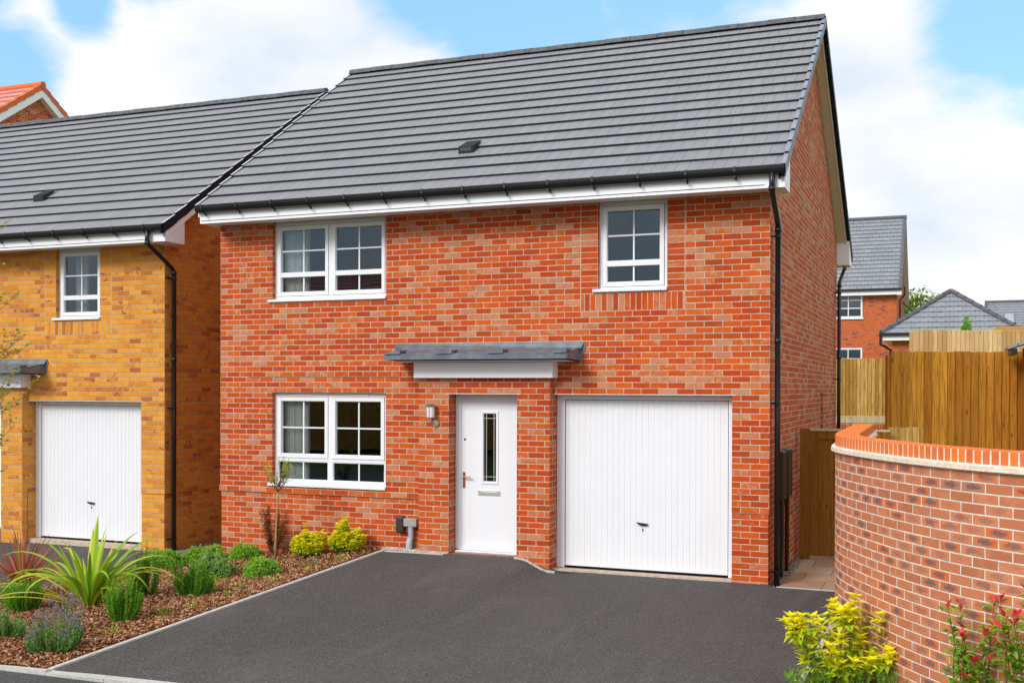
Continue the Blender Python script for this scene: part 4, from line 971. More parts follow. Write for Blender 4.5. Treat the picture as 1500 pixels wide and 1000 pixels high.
def far_house(name, label, x0, x1, y0, dpt, z0, ze, brick, tile, pitch=.68, wins=(), ncourse=14, vergem='ridge', boardw=.14, cat='house', group=None):
    F = empty(name, (x0, y0, z0), label, cat, group); off = (-x0, -y0, -z0)
    def B(mb, nm, par=F):
        o = mb.build(nm, par)
        if par is F: o.location = off
        return o
    y1 = y0+dpt; ry = (y0+y1)/2; zr = ze+pitch*(dpt/2)
    mb = MB(); mb.face([(x0, y0, z0), (x1, y0, z0), (x1, y0, ze), (x0, y0, ze)], brick); mb.face([(x1, y1, z0), (x0, y1, z0), (x0, y1, ze), (x1, y1, ze)], brick)
    for xv in (x0, x1): mb.face([(xv, y0, z0), (xv, y1, z0), (xv, y1, ze), (xv, ry, zr-.02), (xv, y0, ze)], brick)
    B(mb, 'wall')
    e = .35; oh = .2; zo = ze-e*pitch+.14; zt = zr+.14
    mb = MB(); slope(mb, (x0-oh, y0-e, zo), (x1+oh, y0-e, zo), (x0-oh, ry, zt), (x1+oh, ry, zt), ncourse, tile, lip=.05); slope(mb, (x1+oh, y1+e, zo), (x0-oh, y1+e, zo), (x1+oh, ry, zt), (x0-oh, ry, zt), ncourse, tile, lip=.05)
    ro = B(mb, 'roof')
    mb = MB(); mb.tube([(x0-oh-.02, ry, zt+.02), (x1+oh+.04, ry, zt+.02)], .11, vergem, 10); mb.build('ridge_tiles', ro)
    for s_, xe in ((1, x1+oh), (-1, x0-oh)):
        mb = MB(); bbm = MB()
        for sd_ in (0, 1):
            n = ncourse
            for i in range(n):
                def Pv(t, dz, dx):
                    y = (y0-e)+(ry-y0+e)*t; z = zo+(zt-zo)*t
                    return (xe+dx, y0+y1-y if sd_ else y, z+dz)
                t0, t1 = i/n, (i+1)/n
                mb.shared([Pv(t0, .085, s_*.02), Pv(t1, .05, s_*.02), Pv(t1, -.12, s_*.02), Pv(t0, -.085, s_*.02), Pv(t0, .085, -s_*.12), Pv(t1, .05, -s_*.12)], [(0, 1, 2, 3), (0, 4, 5, 1), (0, 3, 4)], vergem)
            def Qv(t, dz, dx):
                y = (y0-e)+(ry-y0+e)*t; z = zo+(zt-zo)*t
                return (xe+dx, y0+y1-y if sd_ else y, z+dz)
            bbm.shared([Qv(0, -.06, 0), Qv(1, -.06, 0), Qv(1, -.06-boardw-.06, 0), Qv(0, -.06-boardw-.06, 0), Qv(1, -.10-boardw-.02, -s_*.2), Qv(0, -.10-boardw-.02, -s_*.2)], [(0, 1, 2, 3), (3, 2, 4, 5)], 'whitewood')
        mb.build('verge', ro); bbm.build('bargeboard', ro)
    mb = MB(); mb.box(x0-oh, x1+oh, y0-e, y0-e+.02, zo-.24, zo-.03, 'whitewood'); mb.box(x0-oh, x1+oh, y0-e+.021, y0, zo-.24, zo-.22, 'whitewood'); B(mb, 'fascia')
    mb = MB(); mb.box(x0-oh, x1+oh, y0-e-.11, y0-e-.002, zo-.06, zo+.02, 'black'); B(mb, 'gutter')
    for wv in wins: far_window(F, *wv, y0, off=off)
    return F
A_ = far_house('distant_house', 'distant red brick house with tall grey roof seen between red house and garage', -9.4, -.18, 36.4, 7.6, 1.4, 6.72, 'far_red', 'tile_far', .86,
               [(-2.75, -1.58, 5.36, 6.55), (-2.75, -1.58, 2.75, 4.08), (-6.5, -5.3, 5.36, 6.55), (-6.5, -5.3, 2.75, 4.08)], 18)
mb = MB(); mb.tube([(.14, 36.2, 6.65), (.14, 36.2, 6.3), (-.05, 36.3, 6.1), (-.05, 36.3, 1.5)], .04, 'black', 8)
mb.tube([(.03, 36.6, 6.0), (.45, 36.6, 5.65), (.45, 36.6, 5.35), (.03, 36.6, 5.15)], .03, 'black', 6); o = mb.build('downpipe', A_); o.location = (9.4, -36.4, -1.4)
far_house('distant_house', 'red pantiled house with orange verges peeking above the buff house roof', -33, -23.45, 7.9, 8.4, -.4, 8.25, 'red', 'tile_red', .69, [(-30, -28.8, 5.8, 7)], 14, 'tile_orange', .22)
C_ = far_house('distant_house', 'distant grey roof with a small skylight at the right edge', 3.95, 14, 52, 7, 2.0, 5.3, 'far_red', 'tile_far', .52, [], 12)
mb = MB(); yy = 53.1; zz = 5.3+.52*1.1+.14
mb.shared([(4.72, yy-.30, zz-.06), (5.16, yy-.30, zz-.06), (5.16, yy+.75, zz+.50), (4.72, yy+.75, zz+.50)], [(0, 1, 2, 3)], 'far_skylight'); mb.box(4.66, 5.22, yy-.38, yy-.31, zz-.14, zz-.04, 'black'); o = mb.build('skylight', C_); o.location = (-3.95, -52, -2.0)
far_house('facing_house', 'buff brick house with red tiled roof across the street, seen mirrored in the windows', -30, -16.5, -36.5, 8.2, -.4, 4.8, 'yellow', 'tile_red', .66, [(-28.5, -27, 3, 4.3), (-20, -18.5, 3, 4.3)], 14, 'tile_orange')
# hip roofed garage
F = empty('hipped_garage', (1.9, 31, 1.4), 'single storey brick garage with hipped grey roof behind the fences', 'garage')
mb = MB(); g0, g1, h0, h1, gz = -.10, 4.0, 31.0, 35.4, 4.36
for p, q in (((g0, h0), (g1, h0)), ((g1, h0), (g1, h1)), ((g1, h1), (g0, h1)), ((g0, h1), (g0, h0))):
    l = math.dist(p, q); mb.face([(p[0], p[1], 1.2), (q[0], q[1], 1.2), (q[0], q[1], gz), (p[0], p[1], gz)], 'far_red', [(0, 1.2), (l, 1.2), (l, gz), (0, gz)])
o = mb.build('wall', F); o.location = (-1.9, -31, -1.4)
e = .38; X0, X1, Y0, Y1 = g0-e, g1+e, h0-e, h1+e; ap = Vector(((X0+X1)/2, (Y0+Y1)/2, 6.13)); ez = 4.40
mb = MB(); n = 8
cor = [Vector((X0, Y0, ez)), Vector((X1, Y0, ez)), Vector((X1, Y1, ez)), Vector((X0, Y1, ez))]
for k in range(4): slope(mb, cor[k], cor[(k+1) % 4], ap-Vector((0, 0, .02)), ap-Vector((0, 0, .02)), n, 'tile_far', lip=.05)
o = mb.build('roof', F); o.location = (-1.9, -31, -1.4)
mb = MB()
for c in cor:
    for i in range(9):
        t0, t1 = i/9, (i+1)/9-.006; mb.tube([c.lerp(ap, t0)+Vector((0, 0, .055)), c.lerp(ap, t1)+Vector((0, 0, .045))], [.10, .095], 'ridge', 8)
h_ = mb.build('hip_tiles', o)
mb = MB(); mb.box(X0+.05, X1-.05, Y0+.04, Y0+.06, ez-.25, ez-.02, 'whitewood'); mb.box(X0+.05, X1-.05, Y0+.061, h0, ez-.25, ez-.23, 'whitewood'); mb.box(X0+.05, X0+.07, Y0+.061, Y1, ez-.25, ez-.02, 'whitewood'); mb.box(X0+.071, g0, Y0+.061, Y1, ez-.25, ez-.23, 'whitewood'); o = mb.build('fascia', F); o.location = (-1.9, -31, -1.4)
mb = MB(); mb.box(X0-.06, X1+.06, Y0-.08, Y0+.038, ez-.07, ez+.03, 'black'); mb.box(X0-.08, X0+.04, Y0+.0381, Y1, ez-.07, ez+.03, 'black'); gu = mb.build('gutter', F); gu.location = (-1.9, -31, -1.4)
mb = MB(); mb.tube([(X0-.02, Y0-.02, ez-.05), (X0-.02, Y0-.02, ez-.42), (X0+.1, Y0+.1, ez-.45), (g0-.05, h0-.06, ez-.62), (g0-.05, h0-.06, 1.3)], .05, 'black', 8); o = mb.build('downpipe', F); o.location = (-1.9, -31, -1.4)
# small shed roof corner at the right edge
F = empty('garden_shed', (3.2, 3.3, .3), 'small dark timber shed with tiled roof edge at the far right by the amber fence', 'shed')
mb = MB(); mb.shared([(2.72, 2.95, 2.865), (2.72, 3.9, 2.865), (3.9, 3.9, 3.28), (3.9, 2.95, 3.28), (2.72, 2.95, 2.905), (2.72, 3.9, 2.905), (3.9, 3.9, 3.32), (3.9, 2.95, 3.32)], [(0, 3, 2, 1), (4, 5, 6, 7), (0, 1, 5, 4), (0, 4, 7, 3), (2, 3, 7, 6), (1, 2, 6, 5)], 'tile_far')
for i in range(4): mb.box(2.76+i*.28, 2.84+i*.28, 2.93, 3.9, 2.80+i*.098, 2.875+i*.098, 'black')
o = mb.build('roof', F); o.location = (-3.2, -3.3, -.3)
mb = MB(); mb.box(2.95, 3.9, 3.05, 3.85, .3, 2.9, 'wood'); o = mb.build('wall', F); o.location = (-3.2, -3.3, -.3)
# timber stack on the upper ground
F = MB()
for i in range(9):
    x = 2.95+.02*i; z = 3.70+.028*(i % 3)+.02*(i//3); p = Vector((2.95+.09*(i//3), 17.0+.05*i)); p2 = p+dv*(.95-.05*(i//3))
    c = (p+p2)/2; F.obox((c.x, c.y, 3.76+.065*(i//3)-.0), (dv.x*.47, dv.y*.47, .0), (-dv.y*.08, dv.x*.08, 0), (0, 0, .028), 'wood_pale') if i % 3 == 0 else None
    if i % 3: F.obox((c.x-dv.y*.12*(i % 3), c.y+dv.x*.12*(i % 3), 3.76+.065*(i//3)), (dv.x*.45, dv.y*.45, 0), (-dv.y*.05, dv.x*.05, 0), (0, 0, .028), 'wood_pale')
F.obox((3.45, 17.35, 2.6), (.5, .2, 0), (-.15, .3, 0), (0, 0, 1.12), 'wood_pale')
tag(F.build('timber_stack'), 'stack of pale sawn planks topping the fence at the right', 'timber')

# ------------------------------------------------------------------ plants
def leafblade(mb, base, d, ln, wd, up_, mk, curl=.25, n=2):
    """small leaf: folded lens of four to six faces starting at base in direction d"""
    d = Vector(d).normalized(); side = d.cross(Vector(up_))
    if side.length < 1e-3: side = Vector((1, 0, 0))
    side.normalize(); nrm = side.cross(d).normalized()
    p0 = Vector(base); p1 = p0+d*ln*.45-nrm*(-.02*ln); p2 = p0+d*ln-nrm*curl*ln
    l, r = p1+side*wd*.5+nrm*wd*.18, p1-side*wd*.5+nrm*wd*.18
    mb.shared([p0, l, p2, r, p1], [(0, 4, 1), (1, 4, 2), (0, 3, 4), (3, 2, 4)], mk)
def dome(name, c, rx, ry, rz, nl, ls, mk, label, cat='shrub', group=None, seed=1, lump=.12, fill='soilgreen', up=.25, wr=.45, kind=None):
    """dense low rounded shrub: lumpy dome covered by small upright rosettes"""
    r = random.Random(seed); F = empty(name, c, label, cat, group); mb = MB(); rx *= .95; ry *= .92; rz *= .76
    ph = [r.uniform(0, 6.28) for _ in range(6)]
    def rad(az, el): return 1+lump*(math.sin(3*az+ph[0])*math.cos(el*2+ph[1])+.6*math.sin(5*az+ph[2]+3*el)+.5*math.sin(9*az+ph[3])*math.sin(6*el+ph[4]))
    for i in range(nl):
        az = r.uniform(0, 6.28); el = math.asin(r.uniform(-.12, 1)); k = rad(az, el)*r.uniform(.80, 1.02)
        n = Vector((math.cos(az)*math.cos(el), math.sin(az)*math.cos(el), math.sin(el)))
        p = Vector((n.x*rx*k, n.y*ry*k, max(.0, n.z*rz*k)))
        dr0 = (n+Vector((0, 0, up))+Vector((r.uniform(-.5, .5), r.uniform(-.5, .5), r.uniform(-.2, .4)))).normalized()
        for q in range(3):
            d = (dr0+Vector((r.uniform(-.8, .8), r.uniform(-.8, .8), r.uniform(-.5, .6)))).normalized()
            leafblade(mb, p, d, ls*r.uniform(.7, 1.3), ls*wr, (r.uniform(-1, 1), r.uniform(-1, 1), 1), mk, .2)
    mb.build('foliage', F)
    core = MB(); vs = []; fs = []; na, ne = 20, 8
    for j in range(ne+1):
        el = math.pi/2*j/ne
        for i in range(na):
            az = 2*math.pi*i/na; k = rad(az, el)*.84; vs.append((math.cos(az)*math.cos(el)*rx*k, math.sin(az)*math.cos(el)*ry*k, math.sin(el)*rz*k))
    fs = [(j*na+i, j*na+(i+1) % na, (j+1)*na+(i+1) % na, (j+1)*na+i) for j in range(ne) for i in range(na)]
    core.shared(vs, fs, fill); core.build('stems', F); return F
M_['soilgreen'] = plain('inner_twigs', (.06, .13, .025), .95, .1, .5, 60)
M_['innerlime'] = plain('inner_twigs_lime', (.16, .20, .02), .95, .1, .5, 60)

def sprigs(name, c, rx, ry, h, ns, mk, label, ls=.022, cat='shrub', seed=1, lean=.35, dens=34, group=None, stem='stem_green', flower=None, flh=.0, wr=.30):
    if cat == 'shrub': rx *= .88; ry *= .88; h *= .95
    """bushy plant of upright needle-leaved shoots"""
    r = random.Random(seed); F = empty(name, c, label, cat, group); mb = MB(); st = MB(); fl = MB()
    cl = [(r.uniform(0, 6.28), math.sqrt(r.random()), r.uniform(.55, 1.1)) for _ in range(9)]
    for i in range(ns):
        ca, crr, ch = cl[i % 9]
        a = ca+r.gauss(0, .28); rr = min(1, abs(crr+r.gauss(0, .13))); bx, by = rr*math.cos(a)*rx*.5, rr*math.sin(a)*ry*.5
        hh = h*(1-.30*rr**2)*ch*r.uniform(.62, 1.08); tip = Vector((bx+math.cos(a)*rr*rx*(.35+lean*.4)+r.gauss(0, .07)*rx, by+math.sin(a)*rr*ry*(.35+lean*.4)+r.gauss(0, .07)*ry, hh)); b0 = Vector((bx, by, -.01))
        mid = b0.lerp(tip, .5)+Vector((math.cos(a)*rx*.15*rr, math.sin(a)*ry*.15*rr, -.02*h))
        st.tube([b0, mid, tip], [.003, .0025, .0012], stem, 3, False)
        for k in range(dens):
            t = r.uniform(.10, 1) if dens < 60 else r.uniform(.05, 1); p = (b0.lerp(mid, t*2) if t < .5 else mid.lerp(tip, t*2-1)); az = r.uniform(0, 6.28)
            d = Vector((math.cos(az), math.sin(az), r.uniform(.5, 1.6)))
            leafblade(mb, p, d, ls*r.uniform(.7, 1.25), ls*wr, (0, 0, 1), mk, .05)
        if flower and r.random() < flh:
            q = tip+Vector((r.uniform(-.03, .03), r.uniform(-.03, .03), r.uniform(.05, .14))); st.tube([tip, q], .0012, stem, 3, False)
            for k in range(16):
                az = r.uniform(0, 6.28); leafblade(fl, q-Vector((0, 0, r.uniform(0, .055))), (math.cos(az), math.sin(az), r.uniform(.2, 1)), .018, .014, (0, 0, 1), flower, .1)
    mb.build('foliage', F); st.build('stems', F)
    if flower: fl.build('flowers', F)
    return F

def blade(mb, base, az, ln, wd, el0, droop, mk, fold=.25, n=12, twist=0.):
    """strap leaf: starts at elevation el0 and bends over by droop"""
    p = Vector(base); el = el0; L_ = []; step = ln/n
    for i in range(n+1):
        t = i/n; d = Vector((math.cos(az)*math.cos(el), math.sin(az)*math.cos(el), math.sin(el))); s_ = Vector((-math.sin(az), math.cos(az), 0)); s_ = (Matrix.Rotation(twist*t, 3, d) @ s_)
        w_ = wd*(min(1, .45+t*2.2) if t < .25 else (1 if t < .55 else max(.02, (1-(t-.55)/.45)**.8))); nrm = s_.cross(d)
        L_.append((p+s_*w_*.5, p-nrm*w_*fold, p-s_*w_*.5)); p = p+d*step; el -= droop/n*(.3+1.6*t)
    vs = [q for tr in L_ for q in tr]; mb.shared(vs, [(3*i+k, 3*i+3+k, 3*i+4+k, 3*i+1+k) for i in range(n) for k in (0, 1)], mk)

def pt(X, Y, dz=0): return (X, Y, zb(X, Y)+dz)
# clipped hebe mounds
dome('hebe_mound', pt(-5.95, -1.78), .245, .22, .27, 1500, .036, 'lf_hebe', 'round clipped green mound in front of the young tree', seed=2, group='low green mounds in the bark bed')
dome('hebe_mound', pt(-6.62, -1.85), .30, .24, .34, 1500, .036, 'lf_hebe_pale', 'pale green mound half hidden behind the feathery green bush', seed=3, group='low green mounds in the bark bed', lump=.2)
dome('hebe_mound', pt(-7.22, -.32), .25, .20, .215, 1400, .036, 'lf_hebe', 'low green mound against the wall under the left window', seed=4, group='low green mounds in the bark bed', lump=.16)
dome('hebe_mound', pt(-7.74, -.50), .36, .26, .27, 1700, .036, 'lf_hebe', 'low wide green mound at the corner between the two houses', seed=5, group='low green mounds in the bark bed', lump=.16)
dome('hebe_mound', pt(-8.22, -.85), .34, .28, .30, 1500, .036, 'lf_hebe', 'leftmost low green mound beside the buff house drive', seed=6, group='low green mounds in the bark bed', lump=.16)
# feathery upright bushes
sprigs('feathery_bush', pt(-6.10, -2.98), .30, .26, .47, 150, 'lf_green', 'dark feathery bush right of the sword leaved plant', seed=7, dens=60, ls=.036)
sprigs('feathery_bush', pt(-6.02, -4.22), .25, .24, .58, 170, 'lf_bright', 'bright green upright bush in front of the sword leaved plant', seed=8, dens=60, ls=.036)
sprigs('feathery_bush', pt(-7.55, -4.0), .36, .3, .42, 130, 'lf_bright', 'bright green bush at the left edge behind the lavender', seed=9, dens=55, ls=.036)
sprigs('feathery_bush', pt(-6.72, -3.0), .22, .2, .60, 80, 'lf_green', 'narrow green bush growing behind the sword leaved plant', seed=10, dens=55, ls=.036)
# lavender
sprigs('lavender', pt(-5.88, -5.30), .30, .27, .34, 260, 'lf_lav', 'large lavender with faded purple spikes at the front of the bed', ls=.030, seed=11, flower='fl_lav', flh=.35, dens=34, lean=.5)
sprigs('lavender', pt(-6.78, -5.02), .24, .22, .30, 120, 'lf_lav', 'small grey green lavender without flowers at the left edge of the bed', ls=.030, seed=12, dens=34, lean=.5)
sprigs('lavender', pt(-6.25, -4.86), .26, .2, .42, 80, 'lf_lav', 'sparse lavender of purple spikes between the two green lavenders', ls=.02, seed=13, flower='fl_lav', flh=1, dens=10, lean=.7)
# phormium
r = random.Random(5); c = pt(-6.98, -3.62)
F = empty('flax_plant', c, 'large sword leaved plant with arching green and yellow blades', 'plant')
mb = MB(); mby = MB()
spec = [(200, 1.15, .055, 62, 105), (185, 1.05, .05, 50, 120), (170, 1.15, .05, 55, 140), (150, 1.0, .05, 62, 95), (115, .98, .075, 80, 12), (95, .9, .05, 82, 25), (60, 1.0, .055, 66, 70), (40, 1.0, .055, 60, 95), (20, 1.05, .055, 52, 110), (5, .95, .05, 60, 100), (-15, 1.0, .05, 55, 120), (-40, .95, .05, 60, 100), (-70, .9, .05, 58, 110), (-100, .9, .05, 58, 120), (-130, .95, .05, 58, 110), (225, 1.0, .055, 58, 110), (250, 1.0, .05, 56, 120), (130, .85, .06, 75, 40), (80, .95, .055, 70, 55), (350, .85, .05, 72, 70), (215, .8, .06, 75, 45), (290, .8, .05, 70, 60), (30, .8, .055, 76, 50), (170, .75, .06, 78, 30)]
for (az, ln, wd, e0, dp) in spec:
    a = R(az+r.uniform(-6, 6)); blade(mb, (math.cos(a)*.05, math.sin(a)*.05, 0), a, ln*r.uniform(1.0, 1.18), wd*1.3, R(e0), R(dp), 'lf_phor', twist=r.uniform(-.5, .5))
for i in range(34):
    a = r.uniform(0, 6.28); blade(mb, (math.cos(a)*.07, math.sin(a)*.07, 0), a, r.uniform(.5, .9), r.uniform(.03, .05), R(r.uniform(55, 85)), R(r.uniform(20, 90)), 'lf_phor', twist=r.uniform(-.8, .8))
mb.build('leaves', F)
for (az, ln, wd, e0, dp) in [(10, 1.25, .022, 48, 105), (5, 1.2, .02, 52, 100), (200, 1.15, .022, 22, 60), (215, 1.2, .025, 28, 62), (185, 1.2, .025, 35, 70), (230, 1.15, .022, 20, 45), (172, 1.0, .022, 45, 80), (240, 1.1, .02, 30, 70), (330, .8, .02, 45, 80), (193, .9, .02, 15, 30), (160, 1.0, .025, 30, 80), (208, 1.3, .02, 30, 75), (60, .8, .022, 60, 60)]:
    a = R(az); blade(mby, (math.cos(a)*.08, math.sin(a)*.08, 0), a, ln*1.05, wd*1.5, R(e0), R(dp), 'lf_phor_y', twist=r.uniform(-.4, .4))
mby.build('yellow_leaves', F)
# cordyline
c = pt(-8.25, -3.35); F = empty('bronze_cordyline', c, 'spiky red bronze plant at the left edge of the bed', 'plant'); mb = MB()
for i in range(70):
    a = r.uniform(0, 6.28); e0 = r.uniform(15, 86); blade(mb, (0, 0, .12), a, r.uniform(.50, .78), .036, R(e0), R(r.uniform(5, 35)), 'lf_cord', n=7, twist=r.uniform(-.4, .4))
mb.build('leaves', F); mb = MB(); mb.tube([(0, 0, -.02), (0, 0, .14)], [.04, .035], 'bark', 8); mb.build('trunk', F)

def rosette_shrub(name, c, rx, ry, h, ns, lmk, smk, label, ll=.05, lw=.022, seed=1, cat='shrub', group=None, whorls=3, per=7, base_mk=None, spread=.9, tips=None, ttop=.5, low=.35, explicit=None):
    """open shrub: branching stems that end in whorls of leaves"""
    r = random.Random(seed); F = empty(name, c, label, cat, group); lf = MB(); st = MB(); tp = MB(); heads = explicit
    if heads is None:
        heads = []
        for i in range(ns):
            a = r.uniform(0, 6.28); rr = math.sqrt(r.random()); k_ = 1.22 if i % 13 == 0 else 1.; heads.append((math.cos(a)*rr*rx*k_, math.sin(a)*rr*ry*k_, h*k_*(1-.45*rr*rr)*r.uniform(low+.25, 1.0)*(1+.16*math.sin(a*3+1))))
    for (x, y, z) in heads:
        tip = Vector((x, y, z)); b0 = Vector((x*.18, y*.18, 0)); mid = Vector((x*spread*.75, y*spread*.75, z*.5)) if spread < 1 else b0.lerp(tip, .5)
        st.tube([b0, mid, tip], [.006, .0045, .003], smk, 5, False)
        d0 = (tip-mid).normalized()
        for w_ in range(whorls):
            t = w_/whorls; p = tip-d0*(w_*ll*.55); q = per+r.randint(-1, 2); el = .9-w_*.45
            for k in range(q):
                az = 6.28*k/q+w_*.5+r.uniform(-.3, .3); d = Vector((math.cos(az), math.sin(az), el+r.uniform(-.25, .3)))
                (leafblade(lf, p, d, ll*r.uniform(.7, 1.2)*(1+w_*.12), lw*r.uniform(.8, 1.2), (0, 0, 1), lmk if w_ < 2 or not base_mk else base_mk, r.uniform(.05, .35)))
        if tips:
            if r.random() < tips[1]:
                for k in range(5):
                    az = r.uniform(0, 6.28); leafblade(tp, tip+Vector((0, 0, .01)), (math.cos(az)*.6, math.sin(az)*.6, 1), ll*1.0, lw*.8, (0, 0, 1), tips[0], .1)
        # leaves down the stem
        for k in range(6):
            t = r.uniform(.35, .95); p = mid.lerp(tip, t*2-1) if t > .5 else b0.lerp(mid, t*2); az = r.uniform(0, 6.28)
            leafblade(lf, p, (math.cos(az), math.sin(az), r.uniform(0, .8)), ll*r.uniform(.6, 1.1), lw, (0, 0, 1), base_mk or lmk, .2)
    lf.build('leaves', F); st.build('stems', F)
    if tips: tp.build('young_leaves', F)
    return F
rosette_shrub('golden_shrub', pt(-6.14, -.42), .26, .19, .34, 190, 'lf_yellow', 'stem_green', 'golden yellow shrub nearer the young tree under the window', .058, .032, seed=21, base_mk='lf_lime', low=.1, group='two golden shrubs against the red house')
rosette_shrub('golden_shrub', pt(-5.62, -.28), .27, .19, .38, 200, 'lf_yellow', 'stem_green', 'golden yellow shrub nearer the drive and meter boxes', .058, .032, seed=22, base_mk='lf_lime', low=.1, group='two golden shrubs against the red house')
# right foreground golden shrub: heads placed in plan around its base
heads = []
r = random.Random(31)
for i in range(30):
    a = r.uniform(0, 6.28); rr = r.random()**.6; heads.append((math.cos(a)*rr*.42, math.sin(a)*rr*.34, r.uniform(.24, .80)*(1-.25*rr)))
heads += [(-.38, -.12, .54), (-.42, -.05, .56), (-.33, -.10, .58), (-.45, -.10, .52), (-.40, -.16, .50), (-.36, -.02, .53), (.0, .05, .64), (.05, 0, .62), (-.03, -.05, .63), (.38, -.25, .36), (.36, -.2, .38)]
rosette_shrub('golden_shrub', (1.22, -4.02, -.13), .4, .35, .6, 0, 'lf_yellow', 'stem_green', 'open golden yellow shrub at the foot of the curved garden wall', .092, .050, seed=32, base_mk='lf_lime', explicit=heads, per=7, spread=.9)
# photinia
def photinia(c, label, seed, ns, h, rx):
    r = random.Random(seed); F = empty('red_tipped_shrub', c, label, 'shrub', 'red tipped shrubs before the curved wall'); lf = MB(); st = MB(); tp = MB()
    for i in range(ns):
        a = r.uniform(0, 6.28); rr = math.sqrt(r.random()); tip = Vector((math.cos(a)*rx*rr, math.sin(a)*rx*rr*.8, h*r.uniform(.62, 1.05))); b0 = Vector((tip.x*.3, tip.y*.3, 0)); mid = b0.lerp(tip, .5)+Vector((r.uniform(-.05, .05), r.uniform(-.05, .05), 0))
        st.tube([b0, mid, tip], [.006, .0045, .002], 'stem_red', 5, False)
        nlv = 32
        for k in range(nlv):
            t = .12+.88*k/nlv; p = (b0.lerp(mid, t*2) if t < .5 else mid.lerp(tip, t*2-1)); az = k*2.4+r.uniform(-.3, .3)
            leafblade(lf, p, (math.cos(az), math.sin(az), r.uniform(.0, .9)), .092*r.uniform(.7, 1.2), .040, (0, 0, 1), 'lf_green' if r.random() < .2 else 'lf_bright', r.uniform(.1, .4))
            if r.random() < .7: continue
            p2 = p+Vector((math.cos(az)*.04, math.sin(az)*.04, .02))
            for w_ in range(3):
                az2 = az+r.uniform(-1.2, 1.2); leafblade(lf, p2, (math.cos(az2), math.sin(az2), r.uniform(0, 1)), .055, .026, (0, 0, 1), 'lf_bright', .25)
        for k in range(6 if r.random() < .6 else 2):
            az = r.uniform(0, 6.28); leafblade(tp, tip-Vector((0, 0, r.uniform(0, .05))), (math.cos(az)*.7, math.sin(az)*.7, 1), .085, .032, (0, 0, 1), 'lf_red', .1)
        if r.random() < .4:
            p = mid.lerp(tip, r.uniform(.0, .6)); az = r.uniform(0, 6.28); q = p+Vector((math.cos(az)*.09, math.sin(az)*.09, .05)); st.tube([p, q], .002, 'stem_red', 4, False)
            for k in range(6): az2 = r.uniform(0, 6.28); leafblade(tp, q, (math.cos(az)+math.cos(az2)*.7, math.sin(az)+math.sin(az2)*.7, .6), .085, .032, (0, 0, 1), 'lf_red', .15)
    lf.build('leaves', F); st.build('stems', F); tp.build('red_leaves', F)
photinia((2.17, -5.20, -.14), 'smaller red tipped green shrub left of the larger one by the curved wall', 41, 10, .96, .20)
photinia((2.48, -5.48, -.14), 'larger red tipped green shrub at the right edge before the curved wall', 43, 17, 1.24, .32)
# feathery weeds under the shrub
sprigs('feathery_weed', (1.48, -4.15, -.12), .40, .25, .34, 130, 'lf_bright', 'feathery bright green weed at the foot of the curved wall', ls=.05, seed=51, dens=16, lean=1.0, wr=.10, cat='weed')
sprigs('feathery_weed', (1.05, -4.10, -.14), .24, .2, .20, 90, 'lf_bright', 'low feathery green weed beside the kerb and daisies', ls=.05, seed=52, dens=14, lean=1.0, wr=.12, cat='weed')
# daisies
for i, (x, y, h, lab) in enumerate(((.80, -4.02, .10, 'topmost little white daisy by the right kerb'), (.84, -4.12, .085, 'white daisy just below the topmost one by the kerb'), (.91, -4.18, .07, 'white daisy nearest the feathery weed'), (.80, -4.2, .06, 'lowest white daisy beside the right kerb'), (.95, -4.02, .08, 'rightmost white daisy by the kerb'))):
    F = empty('daisy', (x, y, -.15), lab, 'flower', 'white daisies by the right kerb'); mb = MB(); 
    for k in range(11): a = 6.28*k/11; leafblade(mb, (0, 0, h), (math.cos(a), math.sin(a)-.3, .25), .014, .006, (0, 0, 1), 'petal', .1)
    mb.build('petals', F); mb = MB(); mb.lathe([(.001, .004), (.004, .002), (.005, 0)], (0, -.002, h), 'daisy_eye', 8); mb.build('flower_eye', F); mb = MB(); mb.tube([(0, .01, 0), (0, 0, h)], .0012, 'stem_green', 4); mb.build('stem', F)
# bronze barberry-like shrub by the wall
r = random.Random(61); F = empty('bronze_shrub', pt(-6.82, -.22), 'thin brown leaved shrub behind the young tree trunk', 'shrub'); lf = MB(); st = MB()
for i in range(30):
    a = r.uniform(0, 6.28); tip = Vector((math.cos(a)*.24*r.random()**.5, math.sin(a)*.10, r.uniform(.35, .72))); b0 = Vector((tip.x*.2, tip.y*.2, 0)); st.tube([b0, tip], [.004, .002], 'stem_red', 4, False)
    for k in range(55):
        p = b0.lerp(tip, r.uniform(.15, 1)); az = r.uniform(0, 6.28); leafblade(lf, p, (math.cos(az), math.sin(az), r.uniform(-.3, .8)), .038, .022, (0, 0, 1), 'lf_brown', .2)
lf.build('leaves', F); st.build('stems', F)
# young tree
r = random.Random(71); c = pt(-6.45, -.75); F = empty('young_tree', c, 'young standard tree with thin tan trunk in front of the ground floor window', 'tree')
st = MB(); top = Vector((.07, -.02, 1.05)); st.tube([(0, 0, -.03), (.015, 0, .35), (.035, .0, .7), top], [.016, .015, .013, .011], 'bark_tan', 8); st.build('trunk', F, smooth=True)
lf = MB(); br = MB()
for i in range(27):
    a = r.uniform(0, 6.28); q = top-Vector((0, 0, r.uniform(-.0, .12))); tip = q+Vector((math.cos(a)*r.uniform(.06, .29), math.sin(a)*r.uniform(.04, .18), r.uniform(.08, .40))); mid = q.lerp(tip, .5)+Vector((math.cos(a)*.03, math.sin(a)*.03, 0))
    br.tube([q, mid, tip], [.005, .0035, .0015], 'bark', 4, False)
    for k in range(13):
        p = mid.lerp(tip, r.uniform(.2, 1.05)); az = r.uniform(0, 6.28); leafblade(lf, p, (math.cos(az), math.sin(az), r.uniform(.1, 1)), .040, .022, (0, 0, 1), 'lf_lime', .2)
